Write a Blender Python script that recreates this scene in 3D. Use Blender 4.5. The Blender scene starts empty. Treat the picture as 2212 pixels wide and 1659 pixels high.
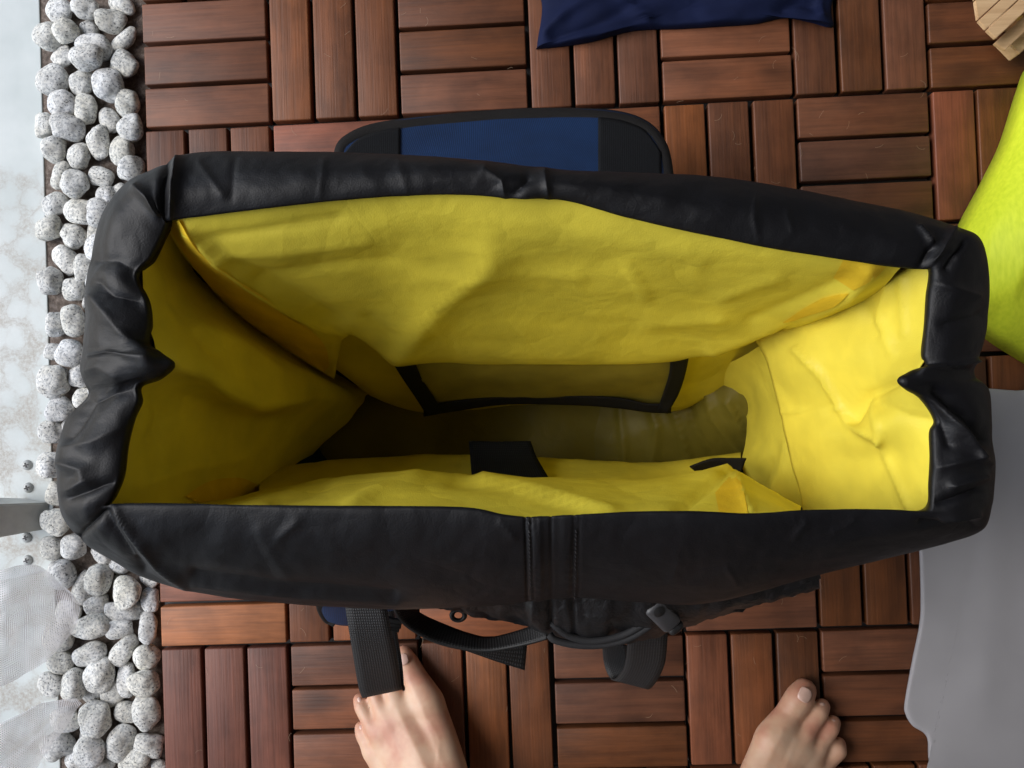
import bpy, bmesh, math, random
import numpy as np
from mathutils import Vector, Matrix, noise

# ------------------------------------------------------------------ camera, world, sun, exposure
SC = bpy.context.scene
COL = SC.collection
F_PX = 3300 / 4032 * 2212            # focal length in the 2212-pixel reading of the photograph
CAM_P = np.array([0.4518, -0.4819, 0.9532])
RV = np.array([0.0197, 0.0367, -0.0389])
def _rot(r):
    th = np.linalg.norm(r); k = r / th
    K = np.array([[0, -k[2], k[1]], [k[2], 0, -k[0]], [-k[1], k[0], 0]])
    return np.eye(3) + math.sin(th) * K + (1 - math.cos(th)) * K @ K
CAM_R = _rot(RV)
cam_d = bpy.data.cameras.new('camera')
cam_d.sensor_width = 36
cam_d.lens = 3300 / 4032 * 36
cam_d.clip_start = 0.01
cam_d.clip_end = 200
cam = bpy.data.objects.new('camera', cam_d)
M4 = np.eye(4); M4[:3, :3] = CAM_R; M4[:3, 3] = CAM_P
cam.matrix_world = Matrix(M4.tolist())
COL.objects.link(cam)
SC.camera = cam

SUN_EL, SUN_AZ = math.radians(42), math.radians(172)     # azimuth from +X: light comes in over the railing on the left
world = bpy.data.worlds.new('World'); SC.world = world; world.use_nodes = True
wn = world.node_tree
sky = wn.nodes.new('ShaderNodeTexSky'); sky.sky_type = 'NISHITA'; sky.sun_disc = False
sky.sun_elevation = SUN_EL
sky.sun_rotation = math.radians(90) - SUN_AZ
sky.air_density = 1.0; sky.dust_density = 1.0; sky.ozone_density = 1.0
bg = wn.nodes['Background']; bg.inputs['Strength'].default_value = 0.11
wn.links.new(sky.outputs[0], bg.inputs[0])
sun_d = bpy.data.lights.new('sun', 'SUN'); sun_d.energy = 1.5; sun_d.angle = math.radians(45); sun_d.color = (1, 0.98, 0.95)
sun = bpy.data.objects.new('sun', sun_d); COL.objects.link(sun)
sdir = Vector((math.cos(SUN_EL) * math.cos(SUN_AZ), math.cos(SUN_EL) * math.sin(SUN_AZ), math.sin(SUN_EL)))
sun.rotation_euler = sdir.to_track_quat('Z', 'Y').to_euler()
sun.location = sdir * 5
SC.view_settings.view_transform = 'Standard'
SC.view_settings.look = 'None'
SC.view_settings.gamma = 1
SC.view_settings.exposure = 1.05
SC.cycles.max_bounces = 10
SC.cycles.diffuse_bounces = 6
SC.cycles.glossy_bounces = 3
SC.cycles.transparent_max_bounces = 12
SC.cycles.use_denoising = True

random.seed(7)
rng = np.random.default_rng(7)

# ------------------------------------------------------------------ geometry helpers
def at(u, v, z=0.0):
    """point of the place at height z that the photograph shows at (u, v) of its 2212 x 1659 reading"""
    d = CAM_R @ np.array([(u - 1106) / F_PX, -(v - 829.5) / F_PX, -1.0])
    t = (z - CAM_P[2]) / d[2]
    return CAM_P + t * d
def at_arr(A):
    A = np.asarray(A, float)
    d = np.stack([(A[..., 0] - 1106) / F_PX, -(A[..., 1] - 829.5) / F_PX, -np.ones(A.shape[:-1])], -1) @ CAM_R.T
    t = (A[..., 2] - CAM_P[2]) / d[..., 2]
    return CAM_P + t[..., None] * d
def px_of(P):
    d = (P - CAM_P) @ CAM_R
    return np.stack([1106 + F_PX * d[..., 0] / -d[..., 2], 829.5 - F_PX * d[..., 1] / -d[..., 2]], -1)

def catmull(P, n, periodic=False, axis=0):
    """Catmull-Rom through the points along an axis, n samples per span"""
    P = np.moveaxis(np.asarray(P, float), axis, 0)
    k = len(P); out = []
    spans = k if periodic else k - 1
    for i in range(spans):
        if periodic:
            a, b, c, d = P[(i - 1) % k], P[i], P[(i + 1) % k], P[(i + 2) % k]
        else:
            b, c = P[i], P[i + 1]
            a = P[i - 1] if i > 0 else 2 * b - c
            d = P[i + 2] if i + 2 < k else 2 * c - b
        for j in range(n):
            t = j / n
            out.append(0.5 * (2 * b + (c - a) * t + (2 * a - 5 * b + 4 * c - d) * t * t + (3 * b - a - 3 * c + d) * t ** 3))
    if not periodic:
        out.append(P[-1])
    return np.moveaxis(np.array(out), 0, axis)

def grid_normals(P, periodic=False):
    if periodic:
        du = np.roll(P, -1, 0) - np.roll(P, 1, 0)
    else:
        du = np.gradient(P, axis=0)
    dv = np.gradient(P, axis=1)
    n = np.cross(du, dv)
    return n / (np.linalg.norm(n, axis=-1, keepdims=True) + 1e-12)

def polyline_dist(Q, L):
    best = np.full(Q.shape[:-1], 1e9)
    for a, b in zip(L[:-1], L[1:]):
        a = np.array(a, float); b = np.array(b, float); ab = b - a
        t = np.clip(((Q - a) @ ab) / (ab @ ab), 0, 1)
        best = np.minimum(best, np.linalg.norm(Q - (a + t[..., None] * ab), axis=-1))
    return best
def creases(P, N, items):
    """raise (or sink) folds of cloth along lines"""
    Q = px_of(P); h = np.zeros(P.shape[:-1])
    for L, amp, w in items:
        d = polyline_dist(Q, L)
        h += amp * np.exp(-(d / (0.85 * w)) ** 1.25)
    return P + N * h[..., None]
def fbm(X, Y, Z, sc, octv=3, seed=0.0):
    out = np.zeros(X.shape); f = X.ravel()
    flat = out.ravel()
    xs, ys, zs = (X * sc[0]).ravel(), (Y * sc[1]).ravel(), (Z * sc[2]).ravel()
    for i in range(len(flat)):
        s = 0.0; a = 1.0; m = 1.0
        for _ in range(octv):
            s += a * noise.noise(Vector((xs[i] * m + seed, ys[i] * m + seed * 1.7, zs[i] * m)))
            a *= 0.5; m *= 2.1
        flat[i] = s
    return flat.reshape(X.shape)

def mesh_obj(name, verts, faces, mat, parent=None, uv=None, smooth=True):
    me = bpy.data.meshes.new(name)
    me.from_pydata([tuple(map(float, v)) for v in verts], [], faces)
    if smooth:
        me.polygons.foreach_set('use_smooth', [True] * len(me.polygons))
    if uv is not None:
        l = me.uv_layers.new(name='UVMap')
        idx = np.empty(len(me.loops), dtype=np.int32); me.loops.foreach_get('vertex_index', idx)
        l.data.foreach_set('uv', np.asarray(uv, np.float32)[idx].ravel())
    me.materials.append(mat)
    me.update()
    o = bpy.data.objects.new(name, me); COL.objects.link(o)
    if parent is not None:
        o.parent = parent
        o.matrix_parent_inverse = Matrix.Translation(parent.location).inverted()
    return o
def grid_faces(nu, nv, per_u=False):
    f = []
    for i in range(nu if per_u else nu - 1):
        for j in range(nv - 1):
            a = i * nv + j; b = ((i + 1) % nu) * nv + j
            f.append((a, b, b + 1, a + 1))
    return f
def grid_obj(name, P, mat, parent=None, per_u=False, scale_uv=True):
    nu, nv = P.shape[:2]
    lu = np.cumsum(np.r_[0, np.linalg.norm(np.diff(P[:, nv // 2], axis=0), axis=1)])
    lv = np.cumsum(np.r_[0, np.linalg.norm(np.diff(P[nu // 2], axis=0), axis=1)])
    uv = np.stack(np.meshgrid(lu, lv, indexing='ij'), -1).reshape(-1, 2)
    return mesh_obj(name, P.reshape(-1, 3), grid_faces(nu, nv, per_u), mat, parent, uv)
def thicken(o, t, offset=0.0):
    m = o.modifiers.new('thickness', 'SOLIDIFY'); m.thickness = t; m.offset = offset
    return o

def patch(name, ctrl, mat, parent=None, n=(8, 8), wr=(), noise_amp=0.0, noise_sc=(14, 14, 14), seed=0.0, thick=0.0, up=True, free=None):
    """a cloth panel through a grid of (u, v, height) readings"""
    P = at_arr(np.array(ctrl, float))
    P = catmull(catmull(P, n[0], axis=0), n[1], axis=1)
    N = grid_normals(P)
    if up:                                # normals towards the open side (upwards)
        s = np.sign((N * (CAM_P - P)).sum(-1, keepdims=True)); s[s == 0] = 1
        N = N * s
    if noise_amp:
        P = P + N * (noise_amp * fbm(P[..., 0], P[..., 1], P[..., 2], noise_sc, 3, seed))[..., None]
    if wr:
        P = creases(P, N, wr)
    o = grid_obj(name, P, mat, parent)
    if thick:
        thicken(o, thick)
    return o

def ribbon(name, L, R, mat, parent=None, t=0.0016, n=8):
    """webbing between two edge lines given as (u, v, height)"""
    A = catmull(at_arr(L), n); B = catmull(at_arr(R), n)
    k = 6
    P = np.stack([A + (B - A) * (j / (k - 1)) for j in range(k)], 1)
    o = grid_obj(name, P, mat, parent)
    return thicken(o, t)

def tube(name, pts, r, mat, parent=None, n=6, seg=10, world_pts=False, flat=1.0):
    P = catmull(np.array(pts, float) if world_pts else at_arr(pts), n)
    T = np.gradient(P, axis=0); T /= np.linalg.norm(T, axis=1, keepdims=True)
    up = np.array([0, 0, 1.0])
    S = np.cross(T, up); S /= np.linalg.norm(S, axis=1, keepdims=True) + 1e-9
    U = np.cross(S, T)
    rr = r if np.ndim(r) else np.full(len(P), r)
    G = np.stack([P + (S * math.cos(a) + U * flat * math.sin(a)) * np.asarray(rr)[:, None] for a in np.linspace(0, 2 * math.pi, seg + 1)], 1)
    return grid_obj(name, G, mat, parent)

def empty(name, loc):
    o = bpy.data.objects.new(name, None); o.location = tuple(loc); o.empty_display_size = 0.05
    COL.objects.link(o); return o
def tag(o, label=None, cat=None, group=None, kind=None):
    if label: o['label'] = label
    if cat: o['category'] = cat
    if group: o['group'] = group
    if kind: o['kind'] = kind
    return o

# ------------------------------------------------------------------ materials
def new_mat(name):
    m = bpy.data.materials.new(name); m.use_nodes = True
    nt = m.node_tree; b = nt.nodes['Principled BSDF']
    return m, nt, b
def nd(nt, t, **kw):
    n = nt.nodes.new(t)
    for k, v in kw.items():
        if k in n.inputs: n.inputs[k].default_value = v
        else: setattr(n, k, v)
    return n
def ramp(nt, src, stops):
    r = nt.nodes.new('ShaderNodeValToRGB'); e = r.color_ramp.elements
    while len(e) < len(stops): e.new(0.5)
    for i, (p, c) in enumerate(stops):
        e[i].position = p; e[i].color = (c[0], c[1], c[2], 1) if hasattr(c, '__len__') else (c, c, c, 1)
    nt.links.new(src, r.inputs[0]); return r
def bump(nt, b, src, strength=0.2, dist=0.001):
    bm_ = nd(nt, 'ShaderNodeBump', Strength=strength, Distance=dist)
    nt.links.new(src, bm_.inputs['Height']); nt.links.new(bm_.outputs[0], b.inputs['Normal']); return bm_
def mixc(nt, fac, a, c, mode='MIX'):
    m = nt.nodes.new('ShaderNodeMix'); m.data_type = 'RGBA'; m.blend_type = mode
    for i, s in ((0, fac), (6, a), (7, c)):
        if hasattr(s, 'is_linked'): nt.links.new(s, m.inputs[i])
        elif i == 0: m.inputs[0].default_value = s
        else: m.inputs[i].default_value = (*s, 1)
    return m.outputs[2]

def mat_wood():
    m, nt, b = new_mat('acacia_wood')
    tc = nd(nt, 'ShaderNodeTexCoord'); oi = nd(nt, 'ShaderNodeObjectInfo')
    off = nd(nt, 'ShaderNodeVectorMath', operation='SCALE'); off.inputs[0].default_value = (13.1, 7.7, 3.3)
    k = nd(nt, 'ShaderNodeMath', operation='MULTIPLY'); k.inputs[1].default_value = 5.0
    nt.links.new(oi.outputs['Random'], k.inputs[0]); nt.links.new(k.outputs[0], off.inputs['Scale'])
    add = nd(nt, 'ShaderNodeVectorMath', operation='ADD')
    nt.links.new(tc.outputs['Object'], add.inputs[0]); nt.links.new(off.outputs[0], add.inputs[1])
    mp = nd(nt, 'ShaderNodeMapping'); mp.inputs['Scale'].default_value = (4, 70, 20)
    nt.links.new(add.outputs[0], mp.inputs[0])
    warp = nd(nt, 'ShaderNodeTexNoise', Scale=14.0, Detail=2.0); nt.links.new(add.outputs[0], warp.inputs['Vector'])
    wv = nd(nt, 'ShaderNodeVectorMath', operation='MULTIPLY_ADD'); wv.inputs[1].default_value = (0.3, 1.1, 1)
    nt.links.new(warp.outputs['Color'], wv.inputs[0]); nt.links.new(mp.outputs[0], wv.inputs[2])
    g1 = nd(nt, 'ShaderNodeTexNoise', Scale=1.0, Detail=5.0, Roughness=0.62); nt.links.new(wv.outputs[0], g1.inputs['Vector'])
    mp2 = nd(nt, 'ShaderNodeMapping'); mp2.inputs['Scale'].default_value = (12, 420, 60); nt.links.new(add.outputs[0], mp2.inputs[0])
    g2 = nd(nt, 'ShaderNodeTexNoise', Scale=1.0, Detail=3.0); nt.links.new(mp2.outputs[0], g2.inputs['Vector'])
    blot = nd(nt, 'ShaderNodeTexNoise', Scale=24.0, Detail=3.0); nt.links.new(add.outputs[0], blot.inputs['Vector'])
    dark = ramp(nt, g1.outputs[0], [(0.3, 0.72), (0.5, 0.97), (0.72, 1.14)])
    fine = ramp(nt, g2.outputs[0], [(0.3, 0.8), (0.62, 1.08)])
    bl = ramp(nt, blot.outputs[0], [(0.34, 0.78), (0.56, 1.04)])
    c = mixc(nt, 1.0, oi.outputs['Color'], dark.outputs[0], 'MULTIPLY')
    c = mixc(nt, 0.8, c, fine.outputs[0], 'MULTIPLY')
    c = mixc(nt, 0.9, c, bl.outputs[0], 'MULTIPLY')
    # pale dust film lying on the boards
    du = nd(nt, 'ShaderNodeTexNoise', Scale=9.0, Detail=6.0, Roughness=0.7); nt.links.new(add.outputs[0], du.inputs['Vector'])
    dr = ramp(nt, du.outputs[0], [(0.45, 0.0), (0.75, 0.08)])
    c = mixc(nt, dr.outputs[0], c, (0.26, 0.17, 0.12))
    # knots and dark mineral streaks
    km = nd(nt, 'ShaderNodeMapping'); km.inputs['Scale'].default_value = (6, 12, 6); nt.links.new(add.outputs[0], km.inputs[0])
    kn = nd(nt, 'ShaderNodeTexVoronoi', Scale=1.0); nt.links.new(km.outputs[0], kn.inputs['Vector'])
    kr = ramp(nt, kn.outputs['Distance'], [(0.06, 0.42), (0.16, 0.8), (0.24, 1.0)])
    c = mixc(nt, 0.85, c, kr.outputs[0], 'MULTIPLY')
    ms_ = nd(nt, 'ShaderNodeMapping'); ms_.inputs['Scale'].default_value = (9, 34, 10); nt.links.new(add.outputs[0], ms_.inputs[0])
    mn = nd(nt, 'ShaderNodeTexNoise', Scale=1.0, Detail=4.0, Roughness=0.6); nt.links.new(ms_.outputs[0], mn.inputs['Vector'])
    mr_ = ramp(nt, mn.outputs[0], [(0.36, (0.50, 0.52, 0.58)), (0.52, (1, 1, 1)), (0.7, (1.25, 1.18, 1.05))])
    c = mixc(nt, 0.5, c, mr_.outputs[0], 'MULTIPLY')
    nt.links.new(c, b.inputs['Base Color'])
    b.inputs['Roughness'].default_value = 0.52
    b.inputs['Specular IOR Level'].default_value = 0.4
    bump(nt, b, g2.outputs[0], 0.4, 0.0008)
    return m
def mat_granite():
    m, nt, b = new_mat('speckled_granite')
    tc = nd(nt, 'ShaderNodeTexCoord'); oi = nd(nt, 'ShaderNodeObjectInfo')
    off = nd(nt, 'ShaderNodeVectorMath', operation='SCALE'); off.inputs[0].default_value = (9, 5, 7)
    nt.links.new(oi.outputs['Random'], off.inputs['Scale'])
    add = nd(nt, 'ShaderNodeVectorMath', operation='ADD'); nt.links.new(tc.outputs['Object'], add.inputs[0]); nt.links.new(off.outputs[0], add.inputs[1])
    v = nd(nt, 'ShaderNodeTexNoise', Scale=460.0, Detail=3.0, Roughness=0.55); nt.links.new(add.outputs[0], v.inputs['Vector'])
    n2 = nd(nt, 'ShaderNodeTexNoise', Scale=330.0, Detail=4.0); nt.links.new(add.outputs[0], n2.inputs['Vector'])
    n3 = nd(nt, 'ShaderNodeTexNoise', Scale=45.0, Detail=2.0); nt.links.new(add.outputs[0], n3.inputs['Vector'])
    sp = ramp(nt, v.outputs[0], [(0.355, 0.0), (0.405, 1.0)])
    gr = ramp(nt, n2.outputs[0], [(0.36, (0.46, 0.475, 0.49)), (0.5, (0.72, 0.73, 0.73)), (0.62, (0.86, 0.86, 0.84))])
    c = mixc(nt, sp.outputs[0], (0.13, 0.135, 0.14), gr.outputs[0])
    t3 = ramp(nt, n3.outputs[0], [(0.35, (0.84, 0.82, 0.78)), (0.65, (1, 1, 1))])
    c = mixc(nt, 1.0, c, t3.outputs[0], 'MULTIPLY')
    c = mixc(nt, 1.0, c, oi.outputs['Color'], 'MULTIPLY')
    nt.links.new(c, b.inputs['Base Color']); b.inputs['Roughness'].default_value = 0.75
    b.inputs['Specular IOR Level'].default_value = 0.3
    bump(nt, b, n2.outputs[0], 0.25, 0.0006)
    return m
def mat_cloth(name, col, rough=0.6, weave=0.0, spec=0.4, sheen=0.0, var=0.12, scale=900.0, var_scale=30.0):
    m, nt, b = new_mat(name)
    tc = nd(nt, 'ShaderNodeTexCoord')
    n1 = nd(nt, 'ShaderNodeTexNoise', Scale=var_scale, Detail=3.0); nt.links.new(tc.outputs['Object'], n1.inputs['Vector'])
    r = ramp(nt, n1.outputs[0], [(0.3, 1 - var), (0.7, 1 + var)])
    c = mixc(nt, 1.0, col, r.outputs[0], 'MULTIPLY')
    if weave:
        w1 = nd(nt, 'ShaderNodeTexWave', Scale=scale / 6.283, Distortion=0.4); w1.bands_direction = 'X'
        w2 = nd(nt, 'ShaderNodeTexWave', Scale=scale / 6.283, Distortion=0.4); w2.bands_direction = 'Y'
        nt.links.new(tc.outputs['UV'], w1.inputs[0]); nt.links.new(tc.outputs['UV'], w2.inputs[0])
        mu = nd(nt, 'ShaderNodeMath', operation='MULTIPLY'); nt.links.new(w1.outputs[1], mu.inputs[0]); nt.links.new(w2.outputs[1], mu.inputs[1])
        wr_ = ramp(nt, mu.outputs[0], [(0.0, 1 - weave), (0.6, 1 + weave)])
        c = mixc(nt, 1.0, c, wr_.outputs[0], 'MULTIPLY')
        bump(nt, b, mu.outputs[0], 0.3, 0.0006)
    else:
        n2 = nd(nt, 'ShaderNodeTexNoise', Scale=1400.0, Detail=1.0); nt.links.new(tc.outputs['Object'], n2.inputs['Vector'])
        bump(nt, b, n2.outputs[0], 0.12, 0.0003)
    nt.links.new(c, b.inputs['Base Color'])
    b.inputs['Roughness'].default_value = rough; b.inputs['Specular IOR Level'].default_value = spec
    if sheen:
        b.inputs['Sheen Weight'].default_value = sheen; b.inputs['Sheen Roughness'].default_value = 0.4
    return m
def mat_nylon(name, col, rough, spec, crumple=0.35, cs=45.0, trans=0.0, facet=0.0022):
    m, nt, b = new_mat(name)
    tc = nd(nt, 'ShaderNodeTexCoord')
    n0 = nd(nt, 'ShaderNodeTexNoise', Scale=18.0, Detail=3.0); nt.links.new(tc.outputs['Object'], n0.inputs['Vector'])
    wv = nd(nt, 'ShaderNodeVectorMath', operation='MULTIPLY_ADD'); wv.inputs[1].default_value = (0.05, 0.05, 0.05)
    nt.links.new(n0.outputs['Color'], wv.inputs[0]); nt.links.new(tc.outputs['Object'], wv.inputs[2])
    n1 = nd(nt, 'ShaderNodeTexNoise', Scale=cs, Detail=5.0, Roughness=0.55); nt.links.new(wv.outputs[0], n1.inputs['Vector'])
    ab = nd(nt, 'ShaderNodeMath', operation='SUBTRACT'); ab.inputs[1].default_value = 0.5; nt.links.new(n1.outputs[0], ab.inputs[0])
    ab2 = nd(nt, 'ShaderNodeMath', operation='ABSOLUTE'); nt.links.new(ab.outputs[0], ab2.inputs[0])
    n2 = nd(nt, 'ShaderNodeTexNoise', Scale=900.0, Detail=1.0); nt.links.new(tc.outputs['Object'], n2.inputs['Vector'])
    b0 = nd(nt, 'ShaderNodeBump', Strength=1.0, Distance=facet)      # flat facets between sharp creases
    vf = nd(nt, 'ShaderNodeTexVoronoi', Scale=15.0); vf.feature = 'DISTANCE_TO_EDGE'; nt.links.new(wv.outputs[0], vf.inputs['Vector'])
    vf2 = nd(nt, 'ShaderNodeTexVoronoi', Scale=41.0); vf2.feature = 'DISTANCE_TO_EDGE'; nt.links.new(wv.outputs[0], vf2.inputs['Vector'])
    vm = nd(nt, 'ShaderNodeMath', operation='MULTIPLY_ADD'); vm.inputs[1].default_value = 0.22; nt.links.new(vf2.outputs['Distance'], vm.inputs[0]); nt.links.new(vf.outputs['Distance'], vm.inputs[2])
    nt.links.new(vm.outputs[0], b0.inputs['Height'])
    b1 = nd(nt, 'ShaderNodeBump', Strength=crumple, Distance=0.012); nt.links.new(ab2.outputs[0], b1.inputs['Height']); nt.links.new(b0.outputs[0], b1.inputs['Normal'])
    b2 = nd(nt, 'ShaderNodeBump', Strength=0.25, Distance=0.0006); nt.links.new(n2.outputs[0], b2.inputs['Height']); nt.links.new(b1.outputs[0], b2.inputs['Normal'])
    nt.links.new(b2.outputs[0], b.inputs['Normal'])
    r = ramp(nt, n0.outputs[0], [(0.3, 0.85), (0.7, 1.15)])
    nt.links.new(mixc(nt, 1.0, col, r.outputs[0], 'MULTIPLY'), b.inputs['Base Color'])
    b.inputs['Roughness'].default_value = rough; b.inputs['Specular IOR Level'].default_value = spec
    if trans:                             # thin single cloth lets some light through
        tl = nd(nt, 'ShaderNodeBsdfTranslucent'); tl.inputs[0].default_value = (0.8, 0.5, 0.02, 1)
        ms = nd(nt, 'ShaderNodeMixShader'); ms.inputs[0].default_value = trans
        nt.links.new(b.outputs[0], ms.inputs[1]); nt.links.new(tl.outputs[0], ms.inputs[2]); nt.links.new(ms.outputs[0], nt.nodes['Material Output'].inputs[0])
    return m
def mat_plain(name, col, rough=0.5, metal=0.0, spec=0.5):
    m, nt, b = new_mat(name)
    tc = nd(nt, 'ShaderNodeTexCoord'); n1 = nd(nt, 'ShaderNodeTexNoise', Scale=60.0, Detail=4.0)
    nt.links.new(tc.outputs['Object'], n1.inputs['Vector'])
    r = ramp(nt, n1.outputs[0], [(0.3, 0.86), (0.7, 1.08)])
    nt.links.new(mixc(nt, 1.0, col, r.outputs[0], 'MULTIPLY'), b.inputs['Base Color'])
    b.inputs['Roughness'].default_value = rough; b.inputs['Metallic'].default_value = metal; b.inputs['Specular IOR Level'].default_value = spec
    return m
def mat_bed():
    m, nt, b = new_mat('brown_aggregate')
    tc = nd(nt, 'ShaderNodeTexCoord')
    n1 = nd(nt, 'ShaderNodeTexNoise', Scale=160.0, Detail=6.0, Roughness=0.7); nt.links.new(tc.outputs['Object'], n1.inputs['Vector'])
    n2 = nd(nt, 'ShaderNodeTexNoise', Scale=22.0, Detail=3.0); nt.links.new(tc.outputs['Object'], n2.inputs['Vector'])
    r = ramp(nt, n1.outputs[0], [(0.3, (0.06, 0.045, 0.036)), (0.5, (0.17, 0.13, 0.105)), (0.7, (0.36, 0.3, 0.26))])
    r2 = ramp(nt, n2.outputs[0], [(0.3, 0.7), (0.7, 1.15)])
    nt.links.new(mixc(nt, 1.0, r.outputs[0], r2.outputs[0], 'MULTIPLY'), b.inputs['Base Color'])
    b.inputs['Roughness'].default_value = 0.9; bump(nt, b, n1.outputs[0], 0.8, 0.003)
    return m
def mat_ledge():
    """white painted sheet with the water marks that pebbles left on its near half"""
    m, nt, b = new_mat('stained_white_paint')
    tc = nd(nt, 'ShaderNodeTexCoord')
    wn_ = nd(nt, 'ShaderNodeTexNoise', Scale=40.0, Detail=3.0); nt.links.new(tc.outputs['Object'], wn_.inputs['Vector'])
    wv = nd(nt, 'ShaderNodeVectorMath', operation='MULTIPLY_ADD'); wv.inputs[1].default_value = (0.026, 0.026, 0.0)
    nt.links.new(wn_.outputs['Color'], wv.inputs[0]); nt.links.new(tc.outputs['Object'], wv.inputs[2])
    vo = nd(nt, 'ShaderNodeTexVoronoi', Scale=34.0); vo.voronoi_dimensions = '2D'; nt.links.new(wv.outputs[0], vo.inputs['Vector'])
    ring = ramp(nt, vo.outputs['Distance'], [(0.0, 0.05), (0.30, 0.14), (0.44, 0.42), (0.48, 0.8), (0.53, 0.55), (0.72, 1.0)])
    n1 = nd(nt, 'ShaderNodeTexNoise', Scale=210.0, Detail=8.0, Roughness=0.85); nt.links.new(tc.outputs['Object'], n1.inputs['Vector'])
    br = ramp(nt, n1.outputs[0], [(0.36, 0.1), (0.58, 1.0)])
    fac = nd(nt, 'ShaderNodeMath', operation='MULTIPLY'); nt.links.new(ring.outputs[0], fac.inputs[0]); nt.links.new(br.outputs[0], fac.inputs[1])
    # the sheet is clean towards the far end
    sx = nd(nt, 'ShaderNodeSeparateXYZ'); nt.links.new(tc.outputs['Object'], sx.inputs[0])
    n4 = nd(nt, 'ShaderNodeMath', operation='MULTIPLY_ADD'); n4.inputs[1].default_value = 0.12
    nt.links.new(wn_.outputs[0], n4.inputs[0]); nt.links.new(sx.outputs['Y'], n4.inputs[2])
    mr = nd(nt, 'ShaderNodeMapRange'); mr.inputs[1].default_value = -0.11; mr.inputs[2].default_value = -0.15; nt.links.new(n4.outputs[0], mr.inputs[0])
    f2 = nd(nt, 'ShaderNodeMath', operation='MULTIPLY'); nt.links.new(fac.outputs[0], f2.inputs[0]); nt.links.new(mr.outputs[0], f2.inputs[1])
    n5 = nd(nt, 'ShaderNodeTexNoise', Scale=12.0, Detail=5.0); nt.links.new(tc.outputs['Object'], n5.inputs['Vector'])
    base = ramp(nt, n5.outputs[0], [(0.35, (0.50, 0.55, 0.54)), (0.65, (0.62, 0.66, 0.65))])
    c = mixc(nt, f2.outputs[0], base.outputs[0], (0.36, 0.33, 0.285))
    nt.links.new(c, b.inputs['Base Color']); b.inputs['Roughness'].default_value = 0.4
    b.inputs['Specular IOR Level'].default_value = 0.4
    return m
def mat_net():
    m, nt, b = new_mat('white_netting')
    tc = nd(nt, 'ShaderNodeTexCoord')
    outs = []
    for ax in ('X', 'Y'):
        w = nd(nt, 'ShaderNodeTexWave', Scale=0.314 / 0.0022, Distortion=0.0); w.bands_direction = ax; w.wave_profile = 'SIN'
        nt.links.new(tc.outputs['UV'], w.inputs[0])
        outs.append(ramp(nt, w.outputs[1], [(0.5, 0.0), (0.74, 1.0)]).outputs[0])
    mx = nd(nt, 'ShaderNodeMath', operation='MAXIMUM'); nt.links.new(outs[0], mx.inputs[0]); nt.links.new(outs[1], mx.inputs[1])
    b.inputs['Base Color'].default_value = (0.9, 0.88, 0.9, 1); b.inputs['Roughness'].default_value = 0.8
    tl = nd(nt, 'ShaderNodeBsdfTranslucent'); tl.inputs[0].default_value = (0.9, 0.88, 0.9, 1)
    mb = nd(nt, 'ShaderNodeMixShader'); mb.inputs[0].default_value = 0.35
    nt.links.new(b.outputs[0], mb.inputs[1]); nt.links.new(tl.outputs[0], mb.inputs[2])
    tr = nd(nt, 'ShaderNodeBsdfTransparent')
    ms = nd(nt, 'ShaderNodeMixShader'); nt.links.new(mx.outputs[0], ms.inputs[0])
    nt.links.new(tr.outputs[0], ms.inputs[1]); nt.links.new(mb.outputs[0], ms.inputs[2])
    nt.links.new(ms.outputs[0], nt.nodes['Material Output'].inputs[0])
    return m
def mat_webbing():
    m, nt, b = new_mat('black_webbing')
    tc = nd(nt, 'ShaderNodeTexCoord')
    w1 = nd(nt, 'ShaderNodeTexWave', Scale=0.314 / 0.0024, Distortion=0.3); w1.bands_direction = 'X'
    w2 = nd(nt, 'ShaderNodeTexWave', Scale=0.314 / 0.0021, Distortion=0.3); w2.bands_direction = 'Y'
    nt.links.new(tc.outputs['UV'], w1.inputs[0]); nt.links.new(tc.outputs['UV'], w2.inputs[0])
    mu = nd(nt, 'ShaderNodeMath', operation='MULTIPLY'); nt.links.new(w1.outputs[1], mu.inputs[0]); nt.links.new(w2.outputs[1], mu.inputs[1])
    r = ramp(nt, mu.outputs[0], [(0.0, (0.003, 0.003, 0.0035)), (0.7, (0.026, 0.026, 0.028))])
    nt.links.new(r.outputs[0], b.inputs['Base Color']); b.inputs['Roughness'].default_value = 0.6
    bump(nt, b, mu.outputs[0], 0.5, 0.0008)
    return m
def mat_skin():
    m, nt, b = new_mat('skin')
    tc = nd(nt, 'ShaderNodeTexCoord')
    n1 = nd(nt, 'ShaderNodeTexNoise', Scale=28.0, Detail=3.0); nt.links.new(tc.outputs['Object'], n1.inputs['Vector'])
    n2 = nd(nt, 'ShaderNodeTexNoise', Scale=420.0, Detail=3.0); nt.links.new(tc.outputs['Object'], n2.inputs['Vector'])
    r = ramp(nt, n1.outputs[0], [(0.34, (0.46, 0.225, 0.15)), (0.5, (0.54, 0.33, 0.22)), (0.68, (0.58, 0.40, 0.28))])
    # redder skin on the ends of the toes: an attribute of the skin itself
    at_ = nd(nt, 'ShaderNodeAttribute'); at_.attribute_name = 'flush'
    c = mixc(nt, at_.outputs['Fac'], r.outputs[0], (0.46, 0.17, 0.11))
    nt.links.new(c, b.inputs['Base Color'])
    b.inputs['Roughness'].default_value = 0.5; b.inputs['Subsurface Weight'].default_value = 0.15
    b.inputs['Subsurface Radius'].default_value = (0.006, 0.002, 0.001); b.inputs['Subsurface Scale'].default_value = 1.0
    bump(nt, b, n2.outputs[0], 0.15, 0.0006)
    return m
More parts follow.
